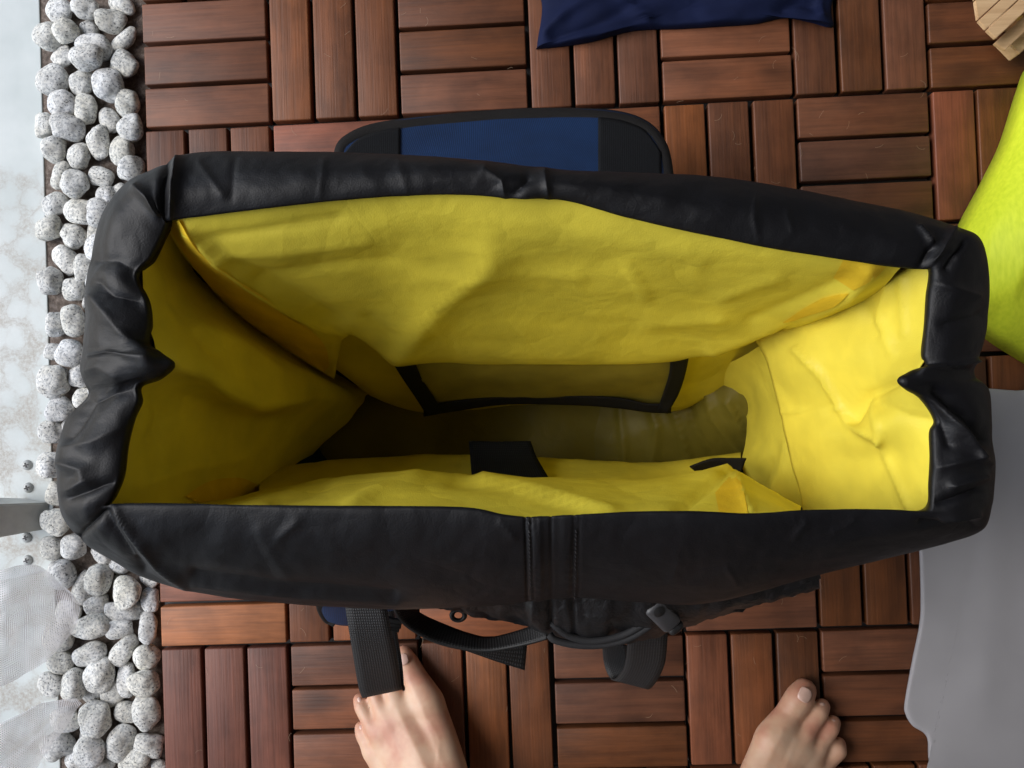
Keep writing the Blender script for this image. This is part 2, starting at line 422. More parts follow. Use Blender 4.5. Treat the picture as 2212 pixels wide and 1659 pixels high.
def mat_lime():
    m, nt, b = new_mat('lime_crinkled_cloth')
    tc = nd(nt, 'ShaderNodeTexCoord')
    mp = nd(nt, 'ShaderNodeMapping'); mp.inputs['Scale'].default_value = (330, 60, 200); mp.inputs['Rotation'].default_value = (0, 0, 0.35)
    nt.links.new(tc.outputs['Object'], mp.inputs[0])
    n1 = nd(nt, 'ShaderNodeTexNoise', Scale=1.0, Detail=3.0); nt.links.new(mp.outputs[0], n1.inputs['Vector'])
    r = ramp(nt, n1.outputs[0], [(0.3, (0.60, 0.74, 0.02)), (0.7, (0.72, 0.84, 0.035))])
    nt.links.new(r.outputs[0], b.inputs['Base Color']); b.inputs['Roughness'].default_value = 0.65
    bump(nt, b, n1.outputs[0], 0.3, 0.0012)
    return m
def mat_pale_wood():
    m, nt, b = new_mat('pale_wood')
    tc = nd(nt, 'ShaderNodeTexCoord'); oi = nd(nt, 'ShaderNodeObjectInfo')
    mp = nd(nt, 'ShaderNodeMapping'); mp.inputs['Scale'].default_value = (10, 160, 160); nt.links.new(tc.outputs['Object'], mp.inputs[0])
    ad = nd(nt, 'ShaderNodeVectorMath', operation='ADD'); nt.links.new(mp.outputs[0], ad.inputs[0])
    sc_ = nd(nt, 'ShaderNodeVectorMath', operation='SCALE'); sc_.inputs[0].default_value = (40, 30, 20); nt.links.new(oi.outputs['Random'], sc_.inputs['Scale'])
    nt.links.new(sc_.outputs[0], ad.inputs[1])
    n1 = nd(nt, 'ShaderNodeTexNoise', Scale=1.0, Detail=4.0); nt.links.new(ad.outputs[0], n1.inputs['Vector'])
    r = ramp(nt, n1.outputs[0], [(0.3, (0.5, 0.31, 0.16)), (0.7, (0.70, 0.48, 0.27))])
    nt.links.new(r.outputs[0], b.inputs['Base Color']); b.inputs['Roughness'].default_value = 0.55
    return m

WOOD = mat_wood(); GRANITE = mat_granite(); BED = mat_bed(); LEDGE = mat_ledge(); NET = mat_net(); WEB = mat_webbing(); SKIN = mat_skin()
LIME = mat_lime(); PALE = mat_pale_wood()
BLACK = mat_nylon('black_nylon', (0.0042, 0.0042, 0.0056), 0.52, 0.30, 0.02, 16.0)
BLACKD = mat_nylon('black_gathered_nylon', (0.005, 0.005, 0.006), 0.5, 0.4, 0.3, 60.0)
VELCRO = mat_cloth('black_hook_tape', (0.009, 0.010, 0.012), rough=0.9, weave=0.7, spec=0.15, scale=1100)
BIND = mat_cloth('black_binding_tape', (0.013, 0.012, 0.012), rough=0.8, weave=0.35, spec=0.2, scale=4200)
BLUE = mat_cloth('blue_woven_nylon', (0.006, 0.027, 0.088), rough=0.65, weave=0.5, spec=0.3, scale=1150)
YELLOW = mat_nylon('yellow_lining', (0.86, 0.73, 0.078), 0.46, 0.32, 0.035, 20.0, 0.18)
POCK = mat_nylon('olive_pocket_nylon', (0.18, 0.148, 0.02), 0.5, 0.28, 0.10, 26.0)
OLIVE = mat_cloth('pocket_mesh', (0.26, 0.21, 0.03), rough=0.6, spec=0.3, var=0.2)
DARKB = mat_cloth('dark_base_cloth', (0.12, 0.094, 0.016), rough=0.7, spec=0.2, var=0.3)
NAVY = mat_cloth('navy_cloth', (0.005, 0.009, 0.036), rough=0.8, spec=0.15)
GREY = mat_cloth('grey_cloth', (0.345, 0.34, 0.36), rough=0.85, spec=0.2, var=0.07, var_scale=9.0)
PLAST = mat_plain('black_plastic', (0.012, 0.012, 0.013), 0.5)
GPLAST = mat_plain('grey_plastic', (0.055, 0.055, 0.06), 0.45)
METAL = mat_plain('screw_metal', (0.42, 0.43, 0.42), 0.55, 0.25)
POSTM = mat_plain('grey_painted_metal', (0.60, 0.61, 0.585), 0.5)
CONC = mat_plain('concrete', (0.30, 0.29, 0.27), 0.9)
SHADE_WALLM = mat_plain('shade_wall', (0.24, 0.23, 0.215), 0.9)
NAIL = mat_plain('toenail', (0.60, 0.40, 0.33), 0.25)
LINT = mat_plain('pale_fibre', (0.42, 0.30, 0.2), 0.8)

# ------------------------------------------------------------------ setting
def box(name, x0, x1, y0, y1, z0, z1, mat, parent=None, bevel=0.0):
    v = [(x, y, z) for x in (x0, x1) for y in (y0, y1) for z in (z0, z1)]
    f = [(0, 1, 3, 2), (4, 6, 7, 5), (0, 4, 5, 1), (2, 3, 7, 6), (0, 2, 6, 4), (1, 5, 7, 3)]
    o = mesh_obj(name, v, f, mat, parent, smooth=False)
    if bevel:
        bm = bmesh.new(); bm.from_mesh(o.data)
        bmesh.ops.bevel(bm, geom=list(bm.edges), offset=bevel, segments=2, affect='EDGES', profile=0.6)
        bm.to_mesh(o.data); bm.free()
    return o
FLOOR_Z = -0.024
X_LEDGE = at(97, 400, -0.02)[0]
tag(box('floor', -1.3, 2.2, -2.6, 1.6, FLOOR_Z - 0.2, FLOOR_Z, CONC), kind='structure')
tag(box('pebble_bed', X_LEDGE - 0.02, -0.001, -1.59, 1.29, FLOOR_Z + 0.001, FLOOR_Z + 0.004, BED), kind='structure')
tag(box('shade_ceiling', -0.75, 2.2, -2.6, 1.6, 2.45, 2.6, SHADE_WALLM), kind='structure')  # unseen, like the walls below; added so light enters only from the left
tag(box('shade_wall_right', 1.6, 2.2, -2.6, 1.6, FLOOR_Z, 2.449, SHADE_WALLM), kind='structure')
tag(box('shade_wall_near', -0.75, 1.599, -2.6, -1.6, FLOOR_Z, 2.449, SHADE_WALLM), kind='structure')
tag(box('shade_wall_far', -0.75, 1.599, 1.3, 1.6, FLOOR_Z, 2.449, SHADE_WALLM), kind='structure')
led = box('metal_ledge', -1.25, X_LEDGE, -1.59, 1.29, FLOOR_Z, FLOOR_Z + 0.0055, LEDGE, bevel=0.001)
tag(led, 'white painted metal ledge with brown water stains along the left edge', 'ledge')

# deck: 30 cm tiles of four squares of three slats
def slat_mesh():
    bm = bmesh.new(); bmesh.ops.create_cube(bm, size=1)
    for v in bm.verts:
        v.co.x *= 0.1453; v.co.y *= 0.0453; v.co.z = v.co.z * 0.014 - 0.007
    top = [e for e in bm.edges if all(v.co.z > -0.001 for v in e.verts)] + [e for e in bm.edges if abs(e.verts[0].co.z - e.verts[1].co.z) > 0.01]
    bmesh.ops.bevel(bm, geom=top, offset=0.0017, segments=3, affect='EDGES', profile=0.5)
    me = bpy.data.meshes.new('slat'); bm.to_mesh(me); bm.free()
    me.polygons.foreach_set('use_smooth', [True] * len(me.polygons))
    me.set_sharp_from_angle(angle=math.radians(35))
    me.materials.append(WOOD); return me
SLAT = slat_mesh()
deck = empty('wooden_deck', (0.6, -0.45, FLOOR_Z)); tag(deck, kind='structure')
tone_fix = {(4, 0, 2): (0.37, 0.135, 0.05), (5, 0, 0): (0.16, 0.055, 0.034), (5, 0, 1): (0.155, 0.055, 0.035), (5, 0, 2): (0.16, 0.055, 0.034),
            (4, 0, 1): (0.25, 0.09, 0.05), (1, 1, 0): (0.24, 0.075, 0.04), (4, 1, 1): (0.24, 0.08, 0.03), (4, 1, 2): (0.23, 0.078, 0.028), (4, 2, 2): (0.24, 0.075, 0.026),
            (1, 5, 1): (0.10, 0.04, 0.022), (1, 6, 0): (0.20, 0.062, 0.03), (5, 4, 0): (0.21, 0.07, 0.032)}
def col_of(r, c, k):
    if (r, c, k) in tone_fix: return tone_fix[(r, c, k)]
    f = random.uniform(0.62, 1.26); h = random.uniform(-0.3, 0.25)
    f *= 1.0 if c < 5 else 0.82
    return (0.178 * f * (1 + h * 0.4), 0.060 * f * (1 + 0.25 * max(0, h)), 0.024 * f * (1 - h))
for R in range(-1, 4):
    for Cc in range(0, 5):
        bx0, by0 = Cc * 0.3, -R * 0.3 + 0.0
        if R == 3 and Cc > 4: continue
        tile = box('deck_tile', bx0 + 0.0015, bx0 + 0.2985, by0 - 0.2985, by0 - 0.0015, FLOOR_Z + 0.0005, -0.0145, PLAST, deck)
        for q in range(4):
            r, c = R * 2 + q // 2, Cc * 2 + q % 2
            hor = (r + c) % 2 == 0
            cx, cy = (c + 0.5) * 0.15, -(r + 0.5) * 0.15
            for k in range(3):
                o = bpy.data.objects.new('slat', SLAT); COL.objects.link(o)
                d = (k - 1) * 0.05
                j = [random.uniform(-1, 1) for _ in range(6)]
                if hor: loc = (cx + j[0] * 0.0004, cy - d + j[1] * 0.0006, j[2] * 0.0005)
                else: loc = (cx + d + j[1] * 0.0006, cy + j[0] * 0.0004, j[2] * 0.0005)
                o.parent = tile
                o.location = loc
                o.rotation_euler = (j[3] * 0.006, j[4] * 0.003, (0 if hor else math.pi / 2) + j[5] * 0.003 + (math.pi if random.random() < 0.5 else 0))
                o.color = (*col_of(r, c, k), 1)

# ------------------------------------------------------------------ pebbles
Z1 = 700 / 1659
def zl(off, items):
    return [(x * Z1 / 1.8228, (off + y * Z1) / 1.8228, a * Z1 / 1.8228, b * Z1 / 1.8228, rot, lift) for x, y, a, b, rot, lift in items]
PEB = zl(0, [(550, 95, 130, 120, 0, 0), (790, 80, 125, 108, 20, .006), (1115, 22, 132, 86, 25, 0), (1030, 195, 142, 120, 10, .002), (460, 340, 152, 128, 35, 0),
  (630, 300, 112, 125, -35, .008), (800, 255, 92, 92, 0, -.004), (885, 440, 185, 122, 10, 0), (850, 560, 158, 128, 8, .010), (1155, 360, 142, 74, -40, .003), (570, 520, 122, 84, -35, .002),
  (1160, 600, 145, 118, 25, .002), (490, 745, 152, 148, 20, 0), (760, 770, 118, 140, 12, 0), (1035, 810, 148, 152, 0, .003), (590, 970, 138, 125, -20, .002),
  (795, 1020, 110, 130, 15, .002), (1190, 965, 122, 124, 0, .002), (1005, 1110, 88, 132, -25, 0), (390, 1145, 95, 130, 0, 0), (635, 1200, 168, 120, 12, .004),
  (1235, 1205, 126, 130, 0, .003), (505, 1385, 118, 125, 0, 0), (920, 1330, 105, 162, -12, .002), (735, 1450, 120, 124, 0, .002), (1135, 1415, 122, 140, 10, .001), (1240, 1590, 127, 127, 0, .003)])
PEB += zl(600, [(560, 210, 98, 142, 15, 0), (710, 300, 132, 130, 0, .003), (932, 228, 126, 100, 22, 0), (980, 400, 95, 108, 10, 0), (1105, 355, 82, 70, -30, 0), (500, 480, 138, 108, -25, 0),
  (757, 552, 172, 118, 10, .002), (455, 705, 126, 114, -10, 0), (675, 775, 126, 112, 28, 0), (865, 785, 72, 162, -5, .002), (590, 990, 108, 155, -38, 0), (775, 1080, 92, 140, 0, .003),
  (460, 1195, 116, 130, 0, 0), (682, 1273, 117, 115, 0, 0), (702, 1570, 126, 152, 0, .003), (815, 1380, 75, 105, 0, 0), (515, 1600, 108, 118, 0, 0)])
PEB += zl(1150, [(480, 552, 102, 80, -10, 0), (662, 577, 132, 138, 30, .003), (510, 820, 155, 156, 0, .003), (745, 782, 112, 112, 0, 0), (775, 990, 92, 102, 15, 0), (555, 1095, 126, 124, 0, .002),
  (455, 1302, 126, 112, -15, 0), (610, 1262, 68, 74, 0, 0)])
PEB += zl(1800, [(470, 85, 118, 130, 0, 0), (512, 342, 105, 118, 0, .001), (525, 600, 136, 136, 0, .004), (700, 826, 122, 120, 0, .003), (478, 862, 108, 120, 0, 0), (575, 1092, 120, 142, 0, .002),
  (925, 1140, 132, 143, 0, .003), (755, 1235, 93, 160, 8, 0), (935, 925, 118, 76, 42, 0), (1090, 1030, 102, 70, 15, 0), (1075, 1195, 60, 85, 0, -.003), (1200, 1255, 130, 158, 8, .008),
  (1370, 1155, 100, 66, 20, 0), (1385, 1340, 95, 112, 0, 0), (893, 1380, 120, 92, -22, 0), (1138, 1440, 175, 102, 5, 0), (630, 1452, 126, 112, 15, 0), (855, 1583, 194, 124, -5, .003),
  (1105, 1605, 132, 86, -6, .004), (1375, 1598, 96, 145, 0, .002)])
PEB += zl(2324, [(540, 432, 158, 130, 10, 0), (830, 600, 160, 116, -18, .003), (1152, 556, 100, 152, 38, .001), (1360, 622, 118, 118, 0, 0), (560, 668, 130, 116, 5, 0), (940, 790, 130, 170, 25, .004),
  (1168, 836, 86, 160, -8, 0), (1355, 850, 138, 126, 0, .006), (700, 870, 125, 146, 18, .003), (480, 880, 120, 118, 0, 0), (1030, 965, 112, 132, 25, -.003), (820, 1005, 100, 72, -20, -.004),
  (898, 1190, 152, 158, 0, .005), (1160, 1146, 110, 106, 20, .001), (1365, 1145, 128, 190, -5, .003), (612, 1212, 132, 130, 0, 0), (535, 1452, 152, 132, -20, 0), (865, 1488, 150, 140, -25, .009),
  (768, 1398, 56, 92, 0, 0), (1128, 1420, 134, 176, 18, 0), (1378, 1448, 146, 112, 15, 0), (705, 1590, 106, 100, 0, 0), (1240, 1595, 152, 112, -25, .003), (935, 1645, 128, 76, -10, 0), (1450, 1655, 78, 52, 0, 0)])
def pebble_mesh(sx, sy, sz, seed):
    bm = bmesh.new(); bmesh.ops.create_icosphere(bm, subdivisions=4, radius=1)
    for v in bm.verts:
        p = v.co.copy()
        # rounded but flat-sided river-worn stone
        q = Vector((abs(p.x) ** 0.88 * (1 if p.x > 0 else -1), abs(p.y) ** 0.88 * (1 if p.y > 0 else -1), p.z))
        d = 1 + 0.27 * noise.noise(p * 1.0 + Vector((seed, seed * 2, 0))) + 0.06 * noise.noise(p * 2.1 + Vector((seed, 0, seed)))
        v.co = Vector((q.x * sx, q.y * sy, q.z * sz)) * d
    me = bpy.data.meshes.new('pebble'); bm.to_mesh(me); bm.free()
    me.polygons.foreach_set('use_smooth', [True] * len(me.polygons)); me.materials.append(GRANITE)
    return me
ORD = ['first', 'second', 'third', 'fourth', 'fifth', 'sixth', 'seventh', 'eighth', 'ninth', 'tenth', 'eleventh', 'twelfth', 'thirteenth', 'fourteenth', 'fifteenth', 'sixteenth', 'seventeenth',
       'eighteenth', 'nineteenth', 'twentieth', 'twenty-first', 'twenty-second', 'twenty-third', 'twenty-fourth', 'twenty-fifth', 'twenty-sixth', 'twenty-seventh', 'twenty-eighth', 'twenty-ninth',
       'thirtieth'] + ['thirty-' + x for x in ('first', 'second', 'third', 'fourth', 'fifth', 'sixth', 'seventh', 'eighth', 'ninth')] + ['fortieth'] + ['forty-' + x for x in ('first', 'second', 'third', 'fourth', 'fifth', 'sixth', 'seventh', 'eighth', 'ninth')]
cols = {0: [], 1: [], 2: []}
for i, (u, v, a, b, rot, lift) in enumerate(PEB):
    k = 0.0005289
    w = at(u, v, -0.008)
    sx, sy = a * k * 1.01, b * k * 1.01
    sz = min(sx, sy) * random.uniform(0.62, 0.82)
    me = pebble_mesh(sx, sy, sz, i * 3.17 + 0.5)
    o = bpy.data.objects.new('pebble', me); COL.objects.link(o)
    rest = FLOOR_Z + (0.006 if w[0] < X_LEDGE else 0.004)
    o.location = (w[0], w[1], rest + sz * 0.95 + lift)
    o.rotation_euler = (random.uniform(-.12, .12), random.uniform(-.12, .12), -math.radians(rot) + RV[2])
    t = random.uniform(0.80, 1.06); y = random.uniform(-0.08, 0.03)
    o.color = (t, t * (1 + y * .2), t * (1 + y), 1)
    asp = max(sx, sy) / min(sx, sy)
    shape = 'round' if asp < 1.12 else ('oval' if asp < 1.4 else 'long')
    frac = (w[0] - X_LEDGE) / (-X_LEDGE)
    cols[0 if frac < 0.36 else (1 if frac < 0.68 else 2)].append((v, o, shape))
place = ['beside the white ledge', 'along the middle of the strip', 'beside the wooden deck']
for c, L in cols.items():
    L.sort(key=lambda t: t[0])
    for n_, (v, o, shape) in enumerate(L):
        tag(o, f'{shape} speckled grey pebble, {ORD[n_]} from the top of those {place[c]}', 'pebble', 'pebbles between the ledge and the deck')
# stones of the same strip that lie hidden below the bag
bmh = bmesh.new()
for yy in np.arange(-0.62, -0.2, 0.042):
    for xx in (-0.025, -0.062):
        s = bmesh.ops.create_icosphere(bmh, subdivisions=2, radius=1)
        for v in s['verts']:
            v.co = Vector((v.co.x * .017 + xx + random.uniform(-.0005, .0005), v.co.y * .019 + yy, v.co.z * .012 + FLOOR_Z + .0155))
meh = bpy.data.meshes.new('pebble_layer'); bmh.to_mesh(meh); bmh.free(); meh.materials.append(GRANITE)
meh.polygons.foreach_set('use_smooth', [True] * len(meh.polygons))
HID = bpy.data.objects.new('pebble_layer', meh); COL.objects.link(HID)
tag(HID, 'grey speckled pebbles lying in the shade under the bag', 'pebbles', kind='stuff')

# ------------------------------------------------------------------ railing bracket and screws on the ledge
def prism(name, bottom, top, mat, parent=None, bevel=0.0015):
    n = len(bottom)
    v = list(bottom) + list(top)
    f = [tuple(range(n))[::-1], tuple(range(n, 2 * n))] + [(i, (i + 1) % n, n + (i + 1) % n, n + i) for i in range(n)]
    o = mesh_obj(name, v, f, mat, parent, smooth=False)
    bm = bmesh.new(); bm.from_mesh(o.data); bmesh.ops.recalc_face_normals(bm, faces=bm.faces)
    if bevel: bmesh.ops.bevel(bm, geom=list(bm.edges), offset=bevel, segments=2, affect='EDGES')
    bm.to_mesh(o.data); bm.free(); return o
pz = FLOOR_Z + 0.0055
bt = [at(108, 1086, pz), at(104, 1142, pz), at(50, 1150, pz), at(50, 1076, pz)]
tp = [at(-60, 1092, 0.05), at(-60, 1172, 0.05), at(-140, 1172, 0.05), at(-140, 1070, 0.05)]
post = prism('railing_post', bt, tp, POSTM)
tag(post, 'grey metal railing foot rising from the white ledge between four screws', 'railing post')
for j, (u, v) in enumerate([(56, 1005), (58, 1054), (55, 1162), (57, 1211)]):
    w = at(u, v, pz + 0.003)
    e = empty('screw', (w[0], w[1], pz))
    a = np.linspace(0, 2 * math.pi, 25)
    prof = [(0.0, .0038), (.0022, .0036), (.0045, .0028), (.0058, .0014), (.0062, 0.0)]
    P = np.array([[(w[0] + r * math.cos(t), w[1] + r * math.sin(t), pz + h) for r, h in prof] for t in a])
    grid_obj('screw_head', P, METAL, e)
    for q in range(2):
        t = 0.3 + q * math.pi / 2
        c, s_ = math.cos(t), math.sin(t)
        l, b_ = .0030, .0008
        pts = [(w[0] + x * c - y * s_, w[1] + x * s_ + y * c) for x, y in ((-l, -b_), (l, -b_), (l, b_), (-l, b_))]
        prism('cross_slot', [(x, y, pz + .0025) for x, y in pts], [(x, y, pz + .0041 + q * .00005) for x, y in pts], PLAST, e, 0)
    tag(e, ['cross-head screw in the ledge, farther above the railing foot', 'cross-head screw in the ledge just above the railing foot',
            'cross-head screw in the ledge just below the railing foot', 'cross-head screw in the ledge next to the white netting'][j], 'screw', 'screws in the white ledge')

# ------------------------------------------------------------------ the bag
BAGC = np.array([CAM_P[0] - 0.005, CAM_P[1] + 0.0, 0.0])
bag = empty('roll_top_bag', BAGC)
tag(bag, 'large open roll-top bag with black rim and yellow lining standing on the deck', 'bag')

# stations round the mouth: inner edge of the hem, outer edge, height of inner edge, outer edge, swelling
ST = [
 (362,478, 372,348,.422,.405,.014),(430,470, 433,331,.42,.40,.014),(560,454, 560,330,.42,.40,.014),(700,438, 700,330,.42,.40,.014),(860,425, 860,336,.42,.402,.013),
 (1000,423, 1000,346,.42,.405,.012),(1080,428, 1075,353,.42,.405,.011),(1130,432, 1135,360,.422,.405,.012),(1180,430, 1195,366,.42,.405,.012),(1240,439, 1270,372,.42,.405,.013),
 (1350,470, 1390,376,.42,.40,.014),(1500,505, 1540,384,.42,.40,.015),(1650,535, 1690,406,.42,.40,.015),(1800,560, 1830,434,.42,.40,.015),(1920,577, 1960,460,.42,.402,.014),
 (1985,582, 2060,490,.42,.405,.012),(2012,585, 2115,518,.422,.405,.012),(2005,640, 2133,600,.42,.40,.013),(2000,703, 2130,686,.42,.40,.013),(1994,765, 2122,735,.42,.40,.013),
 (2000,790, 2105,785,.421,.405,.010),(1968,801, 2100,803,.424,.405,.010),(1945,820, 2105,818,.428,.405,.010),(1956,838, 2122,830,.424,.405,.010),(1991,863, 2133,850,.42,.40,.012),
 (2021,907, 2137,915,.42,.40,.012),(2012,932, 2140,960,.42,.40,.013),(2013,990, 2145,1003,.42,.40,.013),(2010,1050, 2143,1053,.42,.40,.013),(2008,1096, 2138,1092,.421,.40,.012),
 (1990,1104, 2118,1143,.421,.385,.012),(1940,1101, 2040,1172,.42,.375,.014),(1850,1098, 1900,1208,.42,.365,.016),(1740,1100, 1760,1240,.42,.355,.018),(1620,1107, 1620,1280,.42,.347,.02),
 (1500,1103, 1500,1303,.42,.342,.021),(1380,1103, 1375,1298,.42,.342,.021),(1260,1109, 1255,1289,.42,.342,.02),(1150,1114, 1150,1296,.42,.342,.02),(1090,1110, 1080,1304,.42,.342,.02),
 (1020,1096, 1000,1309,.42,.342,.021),(900,1092, 870,1313,.42,.342,.021),(740,1092, 700,1306,.42,.345,.021),(590,1090, 540,1294,.42,.35,.02),(430,1087, 400,1272,.42,.355,.018),
 (320,1087, 310,1246,.42,.362,.016),(268,1088, 250,1212,.42,.372,.013),(240,1091, 190,1176,.42,.385,.011),(231,1089, 152,1138,.42,.395,.010),(245,1070, 134,1100,.42,.40,.012),
 (262,1030, 130,1040,.42,.40,.014),(271,965, 130,970,.42,.40,.014),(285,908, 143,910,.42,.40,.013),(301,866, 165,880,.42,.402,.011),(302,833, 190,850,.42,.405,.010),
 (347,812, 184,825,.424,.405,.011),(374,785, 177,795,.428,.405,.012),(350,764, 181,765,.424,.403,.012),(322,743, 184,735,.42,.40,.013),(325,700, 189,690,.42,.40,.014),
 (319,650, 190,640,.42,.40,.014),(298,595, 191,598,.42,.40,.013),(328,556, 203,540,.42,.40,.013),(350,515, 227,460,.42,.402,.014),(360,492, 277,397,.421,.403,.014),(361,483, 333,368,.422,.404,.014)]
ST = np.array(ST, float)
S = catmull(ST, 30, periodic=True)
I3 = at_arr(S[:, [0, 1, 4]]); O3 = at_arr(S[:, [2, 3, 5]]); SW = S[:, 6]
out = (O3 - I3) * np.array([1, 1, 0]); wid = np.linalg.norm(out, axis=1, keepdims=True); outd = out / wid
prof = []
prof.append(I3 + outd * 0.012 + np.array([0, 0, -0.030]))
prof.append(I3 + outd * 0.004 + np.array([0, 0, -0.012]))
ss = np.linspace(0, 1, 31)
for s in ss:
    p = I3 + (O3 - I3) * s
    p[:, 2] += SW * (math.sin(math.pi * min(1, s * 0.94 + 0.02)) ** 0.75)
    prof.append(p)
prof.append(O3 - outd * 0.003 + np.array([0, 0, -0.010]))
prof.append(O3 - outd * 0.016 + np.array([0, 0, -0.022]))
prof.append(O3 - outd * 0.030 + np.array([0, 0, -0.024]))
H = np.stack(prof, 1)
N = grid_normals(H, periodic=True)
if (N[:, 16, 2]).mean() < 0: N = -N
# creases: across the hem, finer where the cloth is bunched at the two ends
arc = np.cumsum(np.r_[0, np.linalg.norm(np.diff(I3, axis=0), axis=1)])
JJ = np.arange(H.shape[1])
env = np.clip(np.sin(math.pi * np.clip((JJ - 1) / 33, 0, 1)), 0, 1) ** 0.6
sidew = np.clip((np.abs(H[:, 16, 0] - CAM_P[0] + 0.01) - 0.19) / 0.06, 0, 1)
amp = 0.0014 + 0.0012 * sidew
X = np.broadcast_to(arc[:, None], H.shape[:2]); Yp = np.broadcast_to(JJ[None] / 34.0, H.shape[:2])
nz = fbm(X, Yp, np.zeros(X.shape), (13, 1.3, 1), 3, 3.0)
nz2 = fbm(H[..., 0], H[..., 1], H[..., 2], (38, 38, 38), 3, 8.0)
wob = np.minimum(arc, arc[-1] - arc) / 0.02
nz3 = fbm(X, Yp, np.zeros(X.shape), (70, 2.6, 1), 3, 17.0)
H = H + N * (nz3 * 0.0003 * env[None])[..., None]
H = H + N * (nz * amp[:, None] * env[None] * np.clip(wob, 0, 1)[:, None])[..., None] + N * (nz2 * 0.0007 * env[None])[..., None]
WR = [([(204,640),(262,712),(322,775)], .007, 20), ([(197,770),(236,761),(273,769),(322,779)], .0035, 6), ([(250,815),(215,790),(190,800)], .004, 16),
 ([(305,838),(235,852),(195,868),(150,945)], -.007, 16), ([(140,965),(200,955),(262,925)], .005, 18), ([(133,1000),(178,1015),(182,1040),(150,1060)], .005, 12), ([(150,1075),(220,1050),(262,1040)], -.006, 10),
 ([(296,408),(322,430),(342,462)], .006, 9), ([(358,352),(352,400),(356,468)], -.007, 9), ([(383,345),(372,400),(366,468)], .007, 9), ([(205,560),(250,560),(300,590)], -.005, 16), ([(210,612),(240,640),(300,650)], -.006, 15),
 ([(243,1094),(290,1160),(340,1220),(400,1266)], .006, 8), ([(225,1105),(270,1175),(310,1230)], -.005, 9), ([(255,1130),(290,1200)], .003, 5), ([(170,1160),(235,1100)], -.006, 8),
 ([(1945,822),(2020,868),(2085,940),(2112,985)], .007, 12), ([(2020,850),(2090,900),(2125,950)], -.006, 14), ([(1990,805),(2060,790),(2105,778)], .005, 7), ([(1985,845),(2030,905),(2050,960)], -.004, 12),
 ([(2030,1010),(2110,990),(2135,1000)], .003, 10), ([(2060,1050),(2125,1030)], .004, 10), ([(2030,1085),(2110,1060)], -.004, 8), ([(2020,610),(2110,640)], .003, 12), ([(2040,700),(2120,680)], -.003, 14),
 ([(1045,368),(1085,392),(1092,428)], .0028, 12), ([(1112,415),(1140,385)], -.0034, 14), ([(1175,372),(1186,432)], .0026, 11), 
 ([(1632,430),(1628,470),(1640,520)], .0012, 4), ([(1700,455),(1712,500)], .0008, 4), ([(1080,1128),(1110,1160)], .0016, 7), ([(1570,1225),(1592,1262)], .0010, 4), ([(1742,1130),(1715,1160)], .0013, 6), ([(640,1130),(600,1165)], .0016, 12), ([(1845,1125),(1800,1150)], .0010, 6), ([(430,352),(480,420)], .0012, 9), ([(505,345),(500,430)], -.0010, 9), ([(700,345),(690,425)], .0008, 8), ([(860,350),(880,420)], .0008, 12), ([(560,1150),(620,1250)], .0010, 14), ([(1985,492),(2012,522)], .004, 6), ([(2060,500),(2020,560)], .005, 8), ([(2085,520),(2045,580)], -.004, 8), ([(2010,540),(1990,575)], -.004, 8),
 
 
 ([(420,1240),(600,1265),(850,1285)], -.004, 12), ([(420,1262),(640,1288),(860,1302)], .003, 8), ([(1990,1130),(2100,1135)], -.004, 8), ([(2035,1125),(2110,1110)], .004, 7),
 # stitched channel in the middle of the near side
 ([(1134,1112),(1140,1300)], -.0020, 3), ([(1147,1112),(1152,1300)], -.0014, 2.6), ([(1190,1112),(1192,1300)], -.0016, 2.6), ([(1240,1110),(1236,1295)], -.0020, 3), ([(1251,1110),(1249,1295)], -.0014, 2.6),
 ([(1165,1112),(1170,1300)], .0008, 9), ([(1216,1112),(1214,1300)], .0008, 9)]
WR += [([(1150, y), (1166, y + 5)], .0016, 4) for y in range(1124, 1296, 14)] + [([(1222, y), (1238, y + 5)], .0014, 4) for y in range(1130, 1290, 15)]
N = grid_normals(H, periodic=True)
if (N[:, 16, 2]).mean() < 0: N = -N
WR = [(L, a_ * (.75 if L[0][0] < 420 else 1), w_ * (1.45 if L[0][0] < 420 and w_ > 6 else 1.15 if w_ > 6 else 1)) for L, a_, w_ in WR]
H2 = creases(H, N, WR)
H = H + (H2 - H) * np.clip(env * 1.25, 0, 1)[None, :, None]
cuff = grid_obj('cuff', H, BLACK, bag, per_u=True)

# thread of the stitched channel, lying on the cuff
Qc = px_of(H).reshape(-1, 2); Pc = H.reshape(-1, 3); front = (Qc[:, 1] > 1105) & (Qc[:, 1] < 1305) & (Qc[:, 0] > 1110) & (Qc[:, 0] < 1275) & (Pc[:, 2] > .325)
Qf, Pf = Qc[front], Pc[front]
def on_cuff(u, v):
    d = ((Qf - (u, v)) ** 2).sum(1); j = np.argsort(d)[:4]
    z = Pf[j, 2].mean(); return at(u, v, z + .0006)
sv, sf = [], []
for (ua, ub) in ((1142, 1147), (1245, 1242)):
    v = 1118.0
    while v < 1290:
        t = (v - 1112) / 180; u = ua + (ub - ua) * t
        a_, b_ = on_cuff(u - 1.2, v), on_cuff(u + 1.2, v + 6.0)
        d = b_ - a_; d /= np.linalg.norm(d); sd_ = np.cross(d, [0, 0, 1]); sd_ /= np.linalg.norm(sd_)
        k0 = len(sv)
        for p in (a_, b_):
            for q in range(6):
                sv.append(p + (sd_ * math.cos(q * 1.0472) + np.array([0, 0, 1]) * math.sin(q * 1.0472)) * .00045)
        sf += [(k0 + q, k0 + (q + 1) % 6, k0 + 6 + (q + 1) % 6, k0 + 6 + q) for q in range(6)]
        v += 9.0
THREAD = mat_plain('black_thread', (0.03, 0.03, 0.033), 0.6)
tag(mesh_obj('stitching', sv, sf, THREAD, cuff), kind='stuff')

